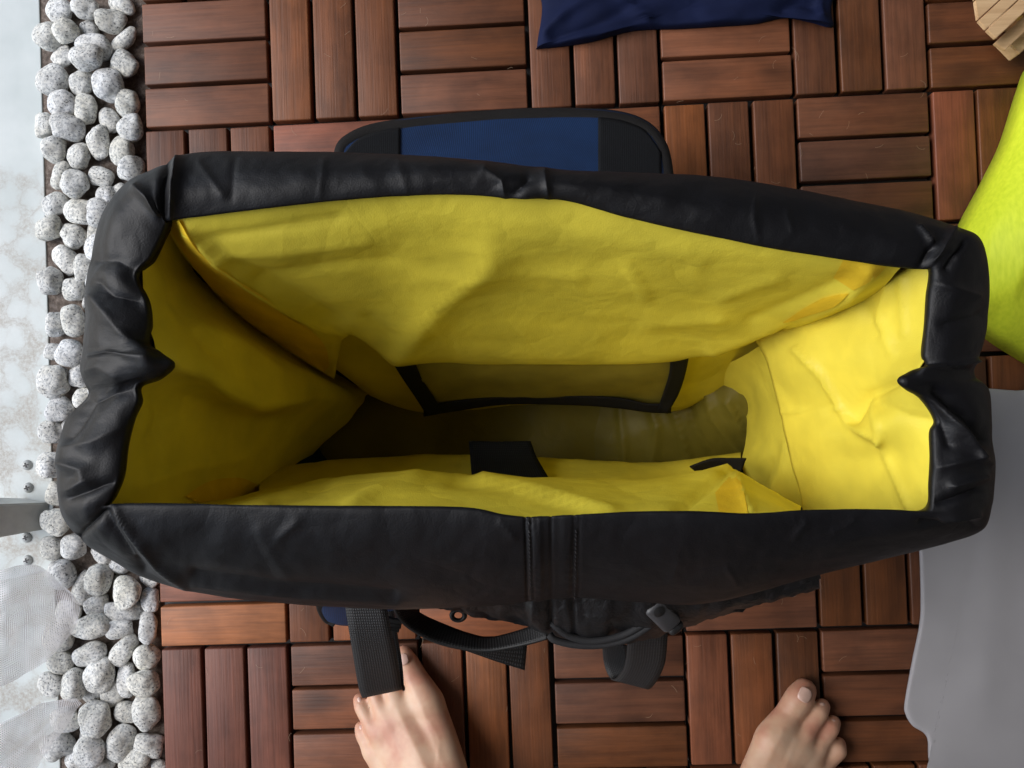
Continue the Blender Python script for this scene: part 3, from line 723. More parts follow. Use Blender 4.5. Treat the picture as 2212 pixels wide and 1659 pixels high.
# outer body below the cuff
nst = len(S)
base_ring = []
for i in range(nst):
    d = O3[i, :2] - BAGC[:2]; d = d / np.array([0.285, 0.15]); th = math.atan2(d[1], d[0])
    c, s = math.cos(th), math.sin(th)
    base_ring.append((BAGC[0] + 0.252 * math.copysign(abs(c) ** 0.45, c), BAGC[1] - 0.002 + 0.082 * math.copysign(abs(s) ** 0.45, s), 0.0))
base_ring = np.array(base_ring)
top_ring = O3 - outd * 0.026 + np.array([0, 0, -0.023])
rows = []
for k, t in enumerate(np.linspace(0, 1, 15)):
    p = top_ring * (1 - t) + base_ring * t
    p[:, 2] = top_ring[:, 2] * (1 - t) + 0.012 * t
    cdir = p - BAGC; cdir[:, 2] = 0
    p = p + cdir * 0.10 * math.sin(math.pi * t)
    rows.append(p)
rows.append(base_ring * np.array([1, 1, 0]) + np.array([0, 0, .001]) + (BAGC - base_ring) * np.array([.04, .06, 0]))
B = np.stack(rows, 1)
upper = grid_obj('upper_body', B[:, :7], BLACK, bag, per_u=True)
lower = grid_obj('lower_body', B[:, 6:], BLUE, bag, per_u=True)
mesh_obj('base', np.vstack([B[::4, -1]]), [tuple(range(len(B[::4])))], BLACKD, bag, smooth=False)

# lining: far panel, hanging forward in a soft belly
TOP = [(352,470,.415),(388,466,.42),(500,448,.42),(640,428,.42),(800,408,.42),(1000,402,.42),(1180,412,.42),(1340,448,.42),(1500,483,.42),(1660,513,.42),(1800,538,.42),(1900,558,.42),(1950,570,.415)]
cols_a = [
 [(352,470,.41),(395,548,.34),(452,622,.275),(525,690,.218),(615,755,.165),(715,815,.12)],
 [(374,466,.42),(415,545,.39),(483,606,.35),(560,665,.30),(640,728,.245),(722,778,.19)],
 [(400,464,.422),(448,540,.40),(525,600,.365),(600,650,.325),(675,690,.285),(742,716,.25)],
 [(500,448,.42),(552,525,.398),(622,590,.362),(690,645,.322),(750,695,.28),(805,742,.236)],
 [(640,428,.42),(690,510,.395),(738,585,.355),(785,648,.312),(830,708,.27),(872,770,.215)],
 [(800,408,.42),(830,490,.395),(862,570,.352),(898,642,.308),(938,712,.262),(990,780,.208)],
 [(1000,402,.42),(1010,485,.395),(1025,560,.352),(1045,635,.308),(1065,710,.262),(1085,782,.207)],
 [(1180,412,.42),(1180,500,.395),(1180,570,.352),(1180,640,.308),(1180,712,.262),(1180,782,.207)],
 [(1340,448,.42),(1330,520,.395),(1315,585,.352),(1300,650,.308),(1290,715,.262),(1280,783,.207)],
 [(1500,483,.42),(1480,550,.395),(1455,605,.352),(1430,662,.308),(1405,720,.262),(1385,782,.212)],
 [(1660,513,.42),(1640,570,.398),(1600,620,.357),(1560,670,.315),(1520,720,.272),(1480,773,.222)],
 [(1800,538,.42),(1775,585,.400),(1740,625,.365),(1690,665,.33),(1640,700,.295),(1592,738,.252)],
 [(1900,558,.42),(1880,590,.405),(1850,622,.38),(1800,652,.35),(1750,675,.32),(1690,695,.285)],
 [(1950,570,.415),(1918,608,.383),(1882,642,.35),(1832,670,.315),(1778,694,.28),(1700,712,.24)]]
ctrl = [[*c, (c[-1][0], c[-1][1] - 4, c[-1][2] - .022), (c[-1][0], c[-1][1] - 30, c[-1][2] - .07)] for c in cols_a]
far = patch('far_lining_panel', ctrl, YELLOW, bag, n=(9, 10), noise_amp=.0014, noise_sc=(8, 20, 20), seed=2.0,
      wr=[([(405,500),(450,550),(530,612),(610,662),(690,705),(742,716)], .005, 14), ([(470,540),(560,590),(650,640),(730,690)], -.004, 22), ([(1880,585),(1830,640),(1740,682),(1640,715),(1540,755)], .006, 22), ([(860,765),(950,650),(1060,560)], .010, 55), ([(1355,570),(1380,610),(1396,650)], .0025, 7), ([(1510,570),(1500,605)], .0022, 7), ([(430,520),(560,500),(740,470)], -.003, 14), ([(470,560),(620,545),(800,520)], .003, 16),
          ([(560,600),(700,575),(840,560)], -.003, 14), ([(800,690),(850,720)], -.004, 20), ([(900,600),(1100,580),(1250,600)], .002, 22), ([(1560,640),(1680,600)], .003, 16), ([(1620,690),(1740,640),(1830,600)], -.003, 16), ([(1400,700),(1560,690)], .003, 18)])
# lower far wall below the belly
P_ctrl = [[(650,690,.225),(715,790,.14),(800,852,.065),(800,844,.015)], [(720,700,.215),(790,830,.125),(868,880,.06),(868,872,.015)], [(825,720,.208),(875,830,.13),(930,890,.062),(930,880,.015)], [(950,735,.205),(972,830,.13),(1000,884,.06),(1000,872,.015)],
          [(1150,735,.205),(1150,830,.13),(1150,872,.06),(1150,862,.015)], [(1340,735,.205),(1338,830,.13),(1320,869,.06),(1320,860,.015)], [(1480,735,.205),(1462,830,.13),(1440,888,.062),(1440,875,.015)],
          [(1560,715,.215),(1545,800,.135),(1510,868,.07),(1510,855,.015)], [(1625,690,.235),(1605,770,.15),(1565,845,.08),(1560,830,.015)], [(1730,655,.25),(1700,735,.17),(1650,815,.08),(1640,805,.015)]]
patch('lower_lining_panel', P_ctrl, YELLOW, bag, n=(8, 10), noise_amp=.002, noise_sc=(14, 14, 20), seed=5.0)
W_ctrl = [[(880,752,.209),(912,820,.155),(945,880,.088)], [(1020,752,.209),(1030,820,.155),(1040,870,.088)], [(1160,752,.209),(1160,820,.155),(1160,866,.088)],
          [(1300,752,.209),(1300,820,.155),(1300,864,.088)], [(1462,752,.209),(1450,820,.155),(1428,874,.088)]]
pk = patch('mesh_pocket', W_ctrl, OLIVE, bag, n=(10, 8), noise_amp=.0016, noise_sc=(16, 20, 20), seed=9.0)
ribbon('pocket_tape', [(826,745,.226),(862,805,.172),(896,856,.126),(922,897,.098)], [(888,752,.226),(905,805,.172),(932,850,.126),(952,880,.098)], BIND, bag, .0012)
ribbon('pocket_tape', [(915,878,.106),(1000,864,.104),(1100,857,.104),(1250,855,.104),(1340,860,.104),(1400,872,.104),(1450,870,.106)], [(915,899,.094),(1000,885,.092),(1100,873,.092),(1250,875,.092),(1340,882,.092),(1400,890,.092),(1450,892,.094)], BIND, bag, .0012)
ribbon('pocket_tape', [(1448,748,.226),(1446,805,.176),(1432,852,.128),(1420,884,.10)], [(1492,740,.226),(1482,800,.176),(1466,850,.128),(1442,893,.10)], BIND, bag, .0012)
# near-left end gusset
L_ctrl = [
 [(345,462,.40),(440,600,.26),(550,690,.17),(680,780,.10),(800,850,.03)],
 [(308,555,.41),(415,640,.335),(535,722,.245),(660,792,.145),(790,855,.035)],
 [(312,675,.41),(420,702,.358),(555,768,.27),(680,812,.155),(785,868,.03)],
 [(335,762,.415),(440,792,.362),(560,862,.272),(680,855,.15),(770,884,.03)],
 [(292,850,.41),(400,862,.332),(520,895,.238),(655,902,.125),(748,912,.03)],
 [(262,960,.41),(380,962,.336),(500,962,.24),(620,947,.13),(712,947,.03)],
 [(232,1080,.41),(350,1062,.35),(480,1032,.25),(590,1002,.14),(672,988,.03)],
 [(232,1130,.40),(350,1112,.345),(480,1075,.245),(580,1035,.135),(660,1008,.03)],
 [(235,1175,.38),(350,1155,.32),(480,1120,.21),(580,1075,.11),(650,1035,.02)]]
endl = patch('end_lining_panel', L_ctrl, YELLOW, bag, n=(10, 12), noise_amp=.0024, noise_sc=(16, 16, 10), seed=12.0,
      wr=[([(375,785),(440,803),(500,846),(560,872),(640,858)], .007, 20), ([(330,860),(350,900),(330,950)], -.005, 14), ([(420,700),(520,740),(600,800)], .004, 26), ([(380,650),(420,720),(460,760)], -.004, 20), ([(300,1050),(400,1010),(520,990)], .004, 24)])
# near wall with its inner pocket
F_x = [245, 340, 480, 600, 740, 900, 1060, 1220, 1380, 1480, 1560, 1640, 1730]
F_e = [1108, 1092, 1080, 1056, 1032, 1021, 1031, 1035, 1038, 1028, 1013, 1045, 1095]
F_ctrl = [[(x, 1130, .41), (x, max(e + 18, 1088), .375), (x, e, .29), (x, e + 10, .25), (x, e + 24, .19)] for x, e in zip(F_x, F_e)]
near = patch('near_lining_panel', F_ctrl, YELLOW, bag, n=(9, 8), noise_amp=.0024, noise_sc=(12, 20, 12), seed=15.0,
      wr=[([(760,1090),(830,1050),(900,1030)], .005, 18), ([(980,1040),(1100,1055),(1250,1100)], -.004, 14), ([(1040,1030),(1180,1065),(1320,1105)], .005, 16), ([(1470,1100),(1530,1050),(1570,1015)], -.005, 14), ([(1590,1030),(1620,1105)], .005, 9), ([(600,1085),(700,1050)], -.004, 16)])
G_x = [560, 650, 740, 880, 1010, 1180, 1300, 1430, 1530, 1600]
G_e = [1022, 1004, 996, 988, 984, 990, 999, 1000, 988, 980]
patch('inner_pocket', [[(x, 1062, .205), (x, (1062 + e) / 2 + 4, .165), (x, e, .12), (x, e + 6, .09), (x, e + 16, .03)] for x, e in zip(G_x, G_e)], YELLOW, bag, n=(9, 6), noise_amp=.0022, noise_sc=(18, 18, 10), seed=19.0)
vp = patch('hook_tape_tab', [[(1013,953,.155),(1016,990,.162),(1020,1045,.19)], [(1080,954,.158),(1085,990,.165),(1090,1045,.192)], [(1146,953,.155),(1160,990,.162),(1192,1045,.19)]], VELCRO, bag, n=(6, 6), thick=.002)
patch('elastic_band', [[(1490,1008,.20),(1500,1016,.195)], [(1535,992,.205),(1545,1012,.195)], [(1575,990,.205),(1585,1012,.2)], [(1612,990,.205),(1600,1022,.2)]], BIND, bag, n=(5, 5), thick=.0015)
# bright end gusset on the right
R_ctrl = [
 [(2034,548,.405),(1988,556,.39),(1938,578,.365),(1874,615,.335),(1784,665,.29),(1634,708,.22)],
 [(2032,572,.412),(1982,580,.40),(1932,602,.38),(1872,637,.35),(1782,688,.305),(1632,728,.235)],
 [(2025,660,.412),(1960,670,.385),(1890,690,.355),(1810,715,.32),(1730,745,.285),(1652,768,.235)],
 [(2020,740,.41),(1950,750,.38),(1870,765,.35),(1790,785,.312),(1720,805,.28),(1665,812,.235)],
 [(1980,815,.415),(1935,827,.385),(1880,857,.343),(1822,882,.308),(1750,882,.278),(1684,882,.235)],
 [(2035,900,.41),(1950,905,.385),(1890,925,.362),(1828,937,.318),(1760,942,.285),(1697,942,.237)],
 [(2035,980,.41),(1960,985,.375),(1900,990,.345),(1832,995,.31),(1770,1000,.28),(1710,1000,.242)],
 [(2030,1060,.41),(1960,1060,.375),(1900,1060,.345),(1840,1060,.31),(1780,1060,.28),(1727,1060,.25)],
 [(2030,1125,.40),(1960,1125,.37),(1900,1125,.34),(1840,1125,.31),(1780,1125,.28),(1737,1125,.25)]]
patch('end_lining_panel', R_ctrl, YELLOW, bag, n=(12, 10), noise_amp=.0022, noise_sc=(14, 14, 10), seed=23.0, thick=.0008,
      wr=[([(1720,755),(1775,810),(1812,870),(1836,922)], .005, 8), ([(1836,922),(1875,855),(1945,822)], -.006, 12), ([(1836,922),(1868,935),(1902,950)], .004, 7), ([(1882,870),(1905,960),(1965,1098)], .0035, 7), ([(1895,870),(1960,900),(2015,912)], -.003, 14),
          ([(1740,890),(1800,880)], -.002, 6), ([(1690,890),(1830,882)], .0018, 5), ([(1920,620),(1900,700),(1930,760)], .004, 14), ([(1860,650),(1900,720)], -.003, 12), ([(1950,600),(1955,720)], .003, 10)])
R2 = [[(1660,735,.225),(1600,772,.165),(1520,808,.09)], [(1690,830,.225),(1640,852,.16),(1600,872,.09)], [(1712,930,.225),(1652,936,.175),(1612,932,.115)], [(1727,1000,.232),(1662,992,.185),(1607,1002,.135)], [(1752,1125,.24),(1692,1105,.205),(1622,1062,.165)]]
patch('end_lining_panel', R2, YELLOW, bag, n=(10, 10), noise_amp=.0025, noise_sc=(22, 22, 12), seed=27.0, wr=[([(1660,1080),(1690,1020),(1700,960)], .004, 12), ([(1640,1060),(1665,1000)], -.004, 10)])
S_ctrl = [[(1290,850,.010),(1400,822,.05),(1500,792,.075),(1600,762,.10),(1700,745,.13)], [(1270,890,.008),(1370,882,.032),(1480,862,.065),(1590,842,.11),(1700,832,.14)],
          [(1260,945,.006),(1340,942,.027),(1460,932,.05),(1580,922,.085),(1700,912,.115)], [(1260,1005,.006),(1330,1005,.02),(1450,1005,.03),(1570,1005,.04),(1690,1005,.06)]]
patch('side_pocket', S_ctrl, POCK, bag, n=(16, 14), noise_amp=.0016, noise_sc=(16, 16, 16), seed=31.0,
      wr=[([(1640,800),(1630,850),(1642,900),(1662,930)], .006, 5), ([(1400,860),(1420,920),(1410,1000)], .006, 8), ([(1520,820),(1540,900),(1600,975)], .006, 8), ([(1480,850),(1500,930),(1540,990)], -.005, 8), ([(1570,870),(1605,925),(1645,965)], .005, 6),
          ([(1440,850),(1470,930),(1490,1000)], .005, 6), ([(1600,800),(1590,870),(1620,940)], -.004, 6), ([(1655,840),(1690,870)], -.006, 6), ([(1340,880),(1350,1000)], .004, 8), ([(1540,800),(1580,790),(1640,770)], .004, 6)])
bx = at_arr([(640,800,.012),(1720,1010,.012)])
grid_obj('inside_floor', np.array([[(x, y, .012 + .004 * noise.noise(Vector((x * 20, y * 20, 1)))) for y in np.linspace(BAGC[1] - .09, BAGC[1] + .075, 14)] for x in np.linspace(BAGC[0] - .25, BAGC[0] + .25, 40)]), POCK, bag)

# amber strips: warm glow in the lining's corner folds, put into the cloth colour
AMBER = mat_nylon('amber_glow', (0.86, 0.60, 0.038), 0.5, 0.3, 0.08, 26.0, 0.2)
def glow_strip(base, rows, n=(10, 8), lift=.0022):
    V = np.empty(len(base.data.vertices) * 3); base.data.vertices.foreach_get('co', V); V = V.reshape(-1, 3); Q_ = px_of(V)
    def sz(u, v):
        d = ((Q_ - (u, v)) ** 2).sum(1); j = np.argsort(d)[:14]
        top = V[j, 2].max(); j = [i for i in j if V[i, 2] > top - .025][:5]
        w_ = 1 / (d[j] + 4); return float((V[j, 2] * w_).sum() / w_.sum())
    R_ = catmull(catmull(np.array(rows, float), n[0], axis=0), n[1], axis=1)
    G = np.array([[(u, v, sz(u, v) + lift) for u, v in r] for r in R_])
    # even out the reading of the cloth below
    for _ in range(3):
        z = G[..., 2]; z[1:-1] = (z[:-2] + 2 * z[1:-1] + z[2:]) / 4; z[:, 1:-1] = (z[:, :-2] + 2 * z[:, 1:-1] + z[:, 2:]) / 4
    return grid_obj('corner_glow', at_arr(G), AMBER, base)
glow_strip(far, [[(362,484),(374,480),(386,476)], [(400,550),(414,547),(430,545)], [(456,621),(480,612),(506,602)], [(530,690),(552,666),(575,645)], [(575,722),(595,700),(612,680)], [(620,754),(645,732),(668,712)], [(668,784),(685,768),(702,748)], [(700,803),(706,797),(712,790)]])
glow_strip(far, [[(1822,561),(1870,568),(1914,576)], [(1812,580),(1850,590),(1890,602)], [(1800,600),(1822,614),(1843,628)]])
glow_strip(far, [[(1775,645),(1805,638),(1834,634)], [(1735,667),(1765,666),(1800,664)], [(1690,698),(1712,694),(1740,684)]])
glow_strip(endl, [[(400,1072),(412,1078),(425,1084)], [(452,1040),(462,1060),(470,1084)], [(515,1032),(520,1052),(520,1076)], [(555,1046),(555,1055),(552,1066)]])
glow_strip(near, [[(1545,1064),(1575,1030),(1592,1020)], [(1550,1090),(1585,1062),(1606,1060)], [(1556,1112),(1590,1110),(1616,1110)]])

# blue flap hanging open on the far side
edge = [(722,360),(731,314),(758,290),(800,273),(860,262),(950,252),(1050,243),(1150,238),(1250,238),(1320,242),(1372,254),(1410,276),(1436,312),(1447,352),(1452,395)]
def fz(v): return .10 + (v - 240) / 200 * .11
back = [(730 + 720 * i / 14, 445) for i in range(15)]
fl = []
for (u, v), (p, q) in zip(edge, back):
    fl.append([(u + (p - u) * t, v + (q - v) * t, fz(v + (q - v) * t)) for t in np.linspace(0, 1, 7)])
flap = patch('flap', fl, BLUE, bag, n=(6, 6), noise_amp=.0004, noise_sc=(12, 12, 12), thick=.003)
eb = catmull(np.array(edge, float), 5)
inn = catmull(np.array([(u + (cx - u) * .0, v) for (u, v), cx in zip(edge, [1090] * 15)], float), 5)
cen = np.array([1090, 420.0])
nrm = np.gradient(eb, axis=0); nrm = np.stack([-nrm[:, 1], nrm[:, 0]], 1); nrm /= np.linalg.norm(nrm, axis=1, keepdims=True)
BP = []
for k_, w_, h_ in ((0, -4, -.008), (1, -5, .0022), (2, 5, .0045), (3, 12, .0042), (4, 17, .0024)):
    q = eb + nrm * w_
    BP.append(at_arr(np.c_[q, fz(q[:, 1]) + h_]))
bd = grid_obj('binding', np.stack(BP, 1), BIND, flap)
def flap_patch(name, xs, ytop, ybot, mat):
    g = [[(x, yt + (yb - yt) * t, fz(yt + (yb - yt) * t) + .0042) for t in np.linspace(0, 1, 5)] for x, yt, yb in zip(xs, ytop, ybot)]
    return patch(name, g, mat, flap, n=(5, 5), thick=.0012)
flap_patch('hook_tape_patch', [744, 770, 805, 835, 864], [332, 304, 288, 280, 276], [432] * 5, VELCRO)
flap_patch('hook_tape_patch', [1292, 1330, 1365, 1395, 1428], [254, 258, 268, 284, 330], [440] * 5, VELCRO)

# near side: gathered pocket, webbing, cord
gx = [930, 1000, 1060, 1130, 1180, 1240, 1300, 1400, 1464, 1545, 1657, 1731, 1770]
gy = [1308, 1322, 1336, 1347, 1372, 1385, 1392, 1378, 1356, 1332, 1296, 1264, 1244]
gc = [[(x, 1270 if x < 1600 else 1225, .335), (x, (1270 + y) / 2 + 14, .318), (x, y - 4, .285), (x, y, .262), (x, y - 22, .235)] for x, y in zip(gx, gy)]
gp = patch('gathered_pocket', gc, BLACKD, bag, n=(12, 6), noise_amp=.004, noise_sc=(60, 18, 12), seed=41.0,
      wr=[([(1192,1290),(1190,1350)], -.004, 5), ([(1150,1300),(1148,1350)], .002, 5), ([(1238,1300),(1242,1370)], -.003, 5)])
patch('front_panel', [[(690,1290,.27),(688,1312,.22),(698,1330,.19)], [(705,1290,.27),(706,1320,.22),(714,1340,.185)], [(740,1290,.27),(740,1325,.22),(742,1347,.185)], [(800,1290,.27),(800,1322,.22),(800,1346,.185)], [(866,1290,.27),(866,1315,.22),(864,1340,.185)]], BLUE, bag, n=(6, 6), thick=.004)
ribbon('binding', [(682,1290,.272),(686,1314,.222),(700,1338,.186),(722,1350,.182)], [(706,1290,.274),(708,1312,.226),(716,1332,.19),(728,1342,.186)], BIND, bag, .005)
# strap loop on the left
ribbon('strap_loop', [(743,1290,.30),(754,1360,.292),(764,1420,.268),(774,1480,.238),(781,1502,.224),(783,1500,.212),(780,1440,.20),(776,1380,.21),(770,1300,.23)],
       [(831,1286,.30),(844,1360,.292),(857,1420,.268),(865,1465,.240),(868,1484,.227),(872,1482,.215),(868,1430,.203),(858,1370,.213),(846,1295,.23)], WEB, bag, .0018)
# strap loop on the right, twisted open
ribbon('strap_loop', [(1360,1365,.26),(1355,1390,.25),(1352,1425,.225),(1343,1452,.20),(1325,1468,.178),(1310,1450,.17),(1303,1420,.175),(1301,1385,.20)],
       [(1442,1365,.26),(1441,1390,.25),(1436,1432,.228),(1420,1468,.205),(1401,1487,.185),(1384,1475,.172),(1366,1440,.172),(1354,1395,.195)], WEB, bag, .0018)
# carry handle
ribbon('handle', [(850,1306,.30),(856,1325,.295),(880,1354,.285),(937,1386,.275),(1004,1403,.272),(1054,1406,.272),(1104,1399,.275),(1150,1389,.28),(1182,1380,.285)],
       [(900,1306,.27),(895,1315,.262),(915,1330,.255),(955,1348,.25),(1008,1368,.25),(1054,1378,.25),(1098,1370,.255),(1146,1355,.265),(1180,1346,.275)], WEB, bag, .0022)
patch('strap_tail', [[(930,1372,.245),(955,1388,.242)], [(1010,1390,.235),(1020,1410,.232)], [(1080,1396,.225),(1072,1428,.222)], [(1138,1392,.215),(1133,1447,.21)]], WEB, bag, n=(6, 4), thick=.0018)
CORD = mat_cloth('black_braided_cord', (0.02, 0.02, 0.022), rough=0.7, weave=0.6, spec=0.3, scale=3600)
tube('draw_cord', [(1188,1335,.30),(1200,1352,.302),(1235,1376,.30),(1290,1384,.30),(1350,1370,.302),(1400,1340,.31),(1428,1315,.318)], .0030, CORD, bag)
tube('draw_cord', [(1186,1370,.296),(1200,1383,.297),(1245,1393,.297),(1300,1393,.297),(1355,1380,.30),(1405,1350,.308),(1432,1322,.316)], .0030, CORD, bag)
# cord lock: short flattened barrel with a hole for the cord and a button end
c0, c1 = at(1412, 1308, .322), at(1462, 1358, .308)
ax = (c1 - c0); ln = np.linalg.norm(ax); ax = ax / ln
sd = np.cross(ax, [0, 0, 1]); sd /= np.linalg.norm(sd); upv = np.cross(sd, ax)
def barrel(name, t0, t1, rx, rz, mat, cap=.003, parent=bag):
    pr = [(t0, .0), (t0, .72), (t0 + cap * .5, .93), (t0 + cap, 1), (t1 - cap, 1), (t1 - cap * .5, .93), (t1, .72), (t1, .0)]
    G = np.array([[c0 + ax * t + (sd * math.copysign(abs(math.cos(a)) ** .6, math.cos(a)) * rx + upv * math.copysign(abs(math.sin(a)) ** .6, math.sin(a)) * rz) * r for t, r in pr] for a in np.linspace(0, 2 * math.pi, 33)])
    return grid_obj(name, G, mat, parent)
cl = barrel('cord_lock', -.004, ln * .80, .0085, .0062, GPLAST)
barrel('button', ln * .80, ln * 1.02, .0066, .005, PLAST, parent=cl)
hole = at(1424, 1322, .327)
hp = np.array([[hole + (sd * math.cos(a) * .0045 + ax * math.sin(a) * .0045) * r + upv * (.0012 * (1 - r * r)) for r in (0, .6, 1)] for a in np.linspace(0, 2 * math.pi, 21)])
grid_obj('cord_hole', hp, PLAST, cl)
# ring fitting and ladder adjuster half hidden under the cuff
rc = at(990, 1329, .24)
a = np.linspace(0, 2 * math.pi, 25); bq = np.linspace(0, 2 * math.pi, 11)
T = np.array([[(rc[0] + (.0055 + .0022 * math.cos(q)) * math.cos(t), rc[1] + (.0055 + .0022 * math.cos(q)) * math.sin(t) * .8, rc[2] + .003 * math.sin(q)) for q in bq] for t in a])
grid_obj('ring_fitting', T, PLAST, bag)
adj = None
for (u, v) in ((862, 1343), (860, 1352), (856, 1360)):
    o = tube('adjuster_bar', [(838, v - 6, .262), (850, v - 2, .262), (u + 6, v, .262)], .0026, PLAST, bag, seg=8)

# ------------------------------------------------------------------ bare feet of the person holding the camera
def capsule(bm, p, q, r0, r1, flat=1.0):
    p, q = Vector(p), Vector(q)
    n = 8
    for k in range(n + 1):
        t = k / n
        c = p.lerp(q, t); r = r0 + (r1 - r0) * t
        s = bmesh.ops.create_icosphere(bm, subdivisions=2, radius=1)
        for v in s['verts']:
            v.co = Vector((v.co.x * r + c.x, v.co.y * r + c.y, v.co.z * r * flat + c.z))
def foot_parts(bm, toes, mets, spine, heel, leg):
    """toes: list of chains; every chain [(u, v, z, r) ...] from tip to root"""
    for ch in toes + mets:
        for (a, b) in zip(ch[:-1], ch[1:]):
            capsule(bm, at(a[0], a[1], a[2]), at(b[0], b[1], b[2]), a[3], b[3])
    for (a, b) in zip(spine[:-1], spine[1:]):
        capsule(bm, at(*a[:3]), at(*b[:3]), a[3], b[3], .8)
    for (a, b) in zip(leg[:-1], leg[1:]):
        capsule(bm, a[:3], b[:3], a[3], b[3])
person_bm = bmesh.new()
# left foot
LT = [[(871,1415,.011,0.0108),(880,1436,.0145,0.0142),(900,1470,.017,0.0146),(925,1520,.025,0.0211)],
      [(838,1448,.009,0.0088),(842,1466,.013,0.0103),(850,1500,.018,0.0105),(872,1548,.028,0.0174)],
      [(804,1476,.009,0.0082),(808,1492,.013,0.0098),(820,1522,.018,0.0101),(846,1562,.027,0.0167)],
      [(777,1512,.008,0.0080),(782,1526,.0125,0.0095),(796,1552,.017,0.0098),(823,1585,.024,0.0160)],
      [(781,1573,.008,0.0085),(786,1586,.0115,0.0101),(796,1604,.014,0.0105),(812,1628,.019,0.0155)]]
LM = [[(925,1520,.022,.0195),(950,1590,.032,.020),(970,1680,.050,.024)], [(872,1548,.028,.0135),(905,1620,.044,.016),(935,1700,.060,.02)], [(846,1562,.026,.013),(882,1635,.040,.016),(915,1710,.056,.02)],
      [(823,1585,.022,.0125),(858,1650,.034,.016),(890,1720,.045,.02)], [(812,1628,.017,.0125),(840,1680,.024,.018),(868,1740,.032,.021)], [(880,1580,.020,.02),(905,1660,.030,.028),(930,1740,.042,.036)],
      [(925,1560,.018,.018),(955,1640,.026,.022),(985,1740,.034,.026)], [(850,1610,.018,.018),(880,1680,.022,.022)], [(896,1548,.021,.017),(930,1640,.036,.021)], [(858,1566,.022,.016),(893,1640,.036,.02)], [(835,1588,.019,.015),(870,1660,.03,.02)], [(818,1612,.016,.014),(850,1680,.024,.02)]]
lh = at(985, 1900, .03); la = at(965, 1830, .075)
LS = [(930,1740,.045,.036),(950,1800,.055,.038),(972,1860,.045,.036),(985,1905,.034,.033)]
leg_l = [(la[0], la[1], .075, .036), (la[0] + .002, la[1] - .012, .13, .033), (la[0] + .004, la[1] - .02, .22, .042), (la[0] + .006, la[1] - .015, .33, .053), (la[0] + .01, la[1] + .0, .44, .052)]
foot_parts(person_bm, LT, LM, LS, lh, leg_l)
# right foot
RT = [[(1737,1492,.0125,0.0138),(1727,1508,.0165,0.0165),(1700,1548,.018,0.0152),(1668,1598,.026,0.0215)],
      [(1776,1526,.010,0.0091),(1769,1540,.0165,0.0105),(1748,1572,.021,0.0105),(1716,1622,.028,0.0166)],
      [(1800,1561,.010,0.0085),(1794,1574,.016,0.0099),(1775,1602,.020,0.0099),(1742,1648,.026,0.0161)],
      [(1811,1608,.010,0.0087),(1808,1622,.0175,0.0109),(1788,1642,.018,0.0103),(1760,1674,.023,0.0154)],
      [(1812,1672,.009,0.0083),(1806,1682,.0125,0.0097),(1790,1696,.016,0.0102),(1768,1712,.019,0.0149)]]
RM = [[(1668,1598,.022,.0205),(1640,1670,.034,.021),(1612,1760,.050,.025)], [(1716,1622,.027,.014),(1680,1690,.043,.017),(1640,1770,.060,.02)], [(1742,1648,.025,.0135),(1702,1710,.039,.017),(1660,1780,.055,.02)],
      [(1760,1674,.021,.013),(1722,1730,.032,.017),(1680,1790,.045,.02)], [(1768,1712,.017,.013),(1735,1760,.024,.018),(1695,1810,.032,.021)], [(1705,1650,.020,.02),(1672,1730,.030,.028),(1640,1800,.042,.036)],
      [(1660,1620,.018,.018),(1622,1710,.026,.022),(1596,1800,.034,.026)], [(1692,1622,.021,.017),(1658,1700,.036,.021)], [(1728,1645,.021,.015),(1690,1710,.035,.02)], [(1750,1672,.018,.014),(1712,1730,.028,.02)]]
ra = at(1600, 1890, .075)
RS = [(1640,1800,.045,.036),(1612,1860,.055,.038),(1588,1915,.045,.036),(1570,1955,.034,.033)]
leg_r = [(ra[0], ra[1], .075, .036), (ra[0] - .002, ra[1] - .012, .13, .033), (ra[0] - .004, ra[1] - .02, .22, .042), (ra[0] - .006, ra[1] - .015, .33, .053), (ra[0] - .01, ra[1], .44, .052)]
foot_parts(person_bm, RT, RM, RS, None, leg_r)
# thighs and hips lean in behind the frame, joining both legs
hipc = Vector(((la[0] + ra[0]) / 2, min(la[1], ra[1]) - .10, .80))
for side, lg in ((-1, leg_l), (1, leg_r)):
    k_ = Vector(lg[-1][:3]); h_ = hipc + Vector((side * .09, 0, -.02))
    capsule(person_bm, k_, k_.lerp(h_, .5), .056, .07); capsule(person_bm, k_.lerp(h_, .5), h_, .07, .085)
capsule(person_bm, hipc + Vector((-.09, 0, 0)), hipc + Vector((.09, 0, 0)), .1, .1)
pm = bpy.data.meshes.new('person_rough'); person_bm.to_mesh(pm); person_bm.free()
po = bpy.data.objects.new('person_rough', pm); COL.objects.link(po)
rm = po.modifiers.new('r', 'REMESH'); rm.mode = 'VOXEL'; rm.voxel_size = 0.0021
sm = po.modifiers.new('s', 'SMOOTH'); sm.factor = 0.5; sm.iterations = 5
dg = bpy.context.evaluated_depsgraph_get()
me = bpy.data.meshes.new_from_object(po.evaluated_get(dg)); me.name = 'person'
bpy.data.objects.remove(po); bpy.data.meshes.remove(pm)
me.materials.clear(); me.materials.append(SKIN)
co = np.empty(len(me.vertices) * 3); me.vertices.foreach_get('co', co); co = co.reshape(-1, 3)
co[:, 2] = np.maximum(co[:, 2], 0.0008 + 0 * co[:, 2])
tipd = np.full(len(co), 9.0)
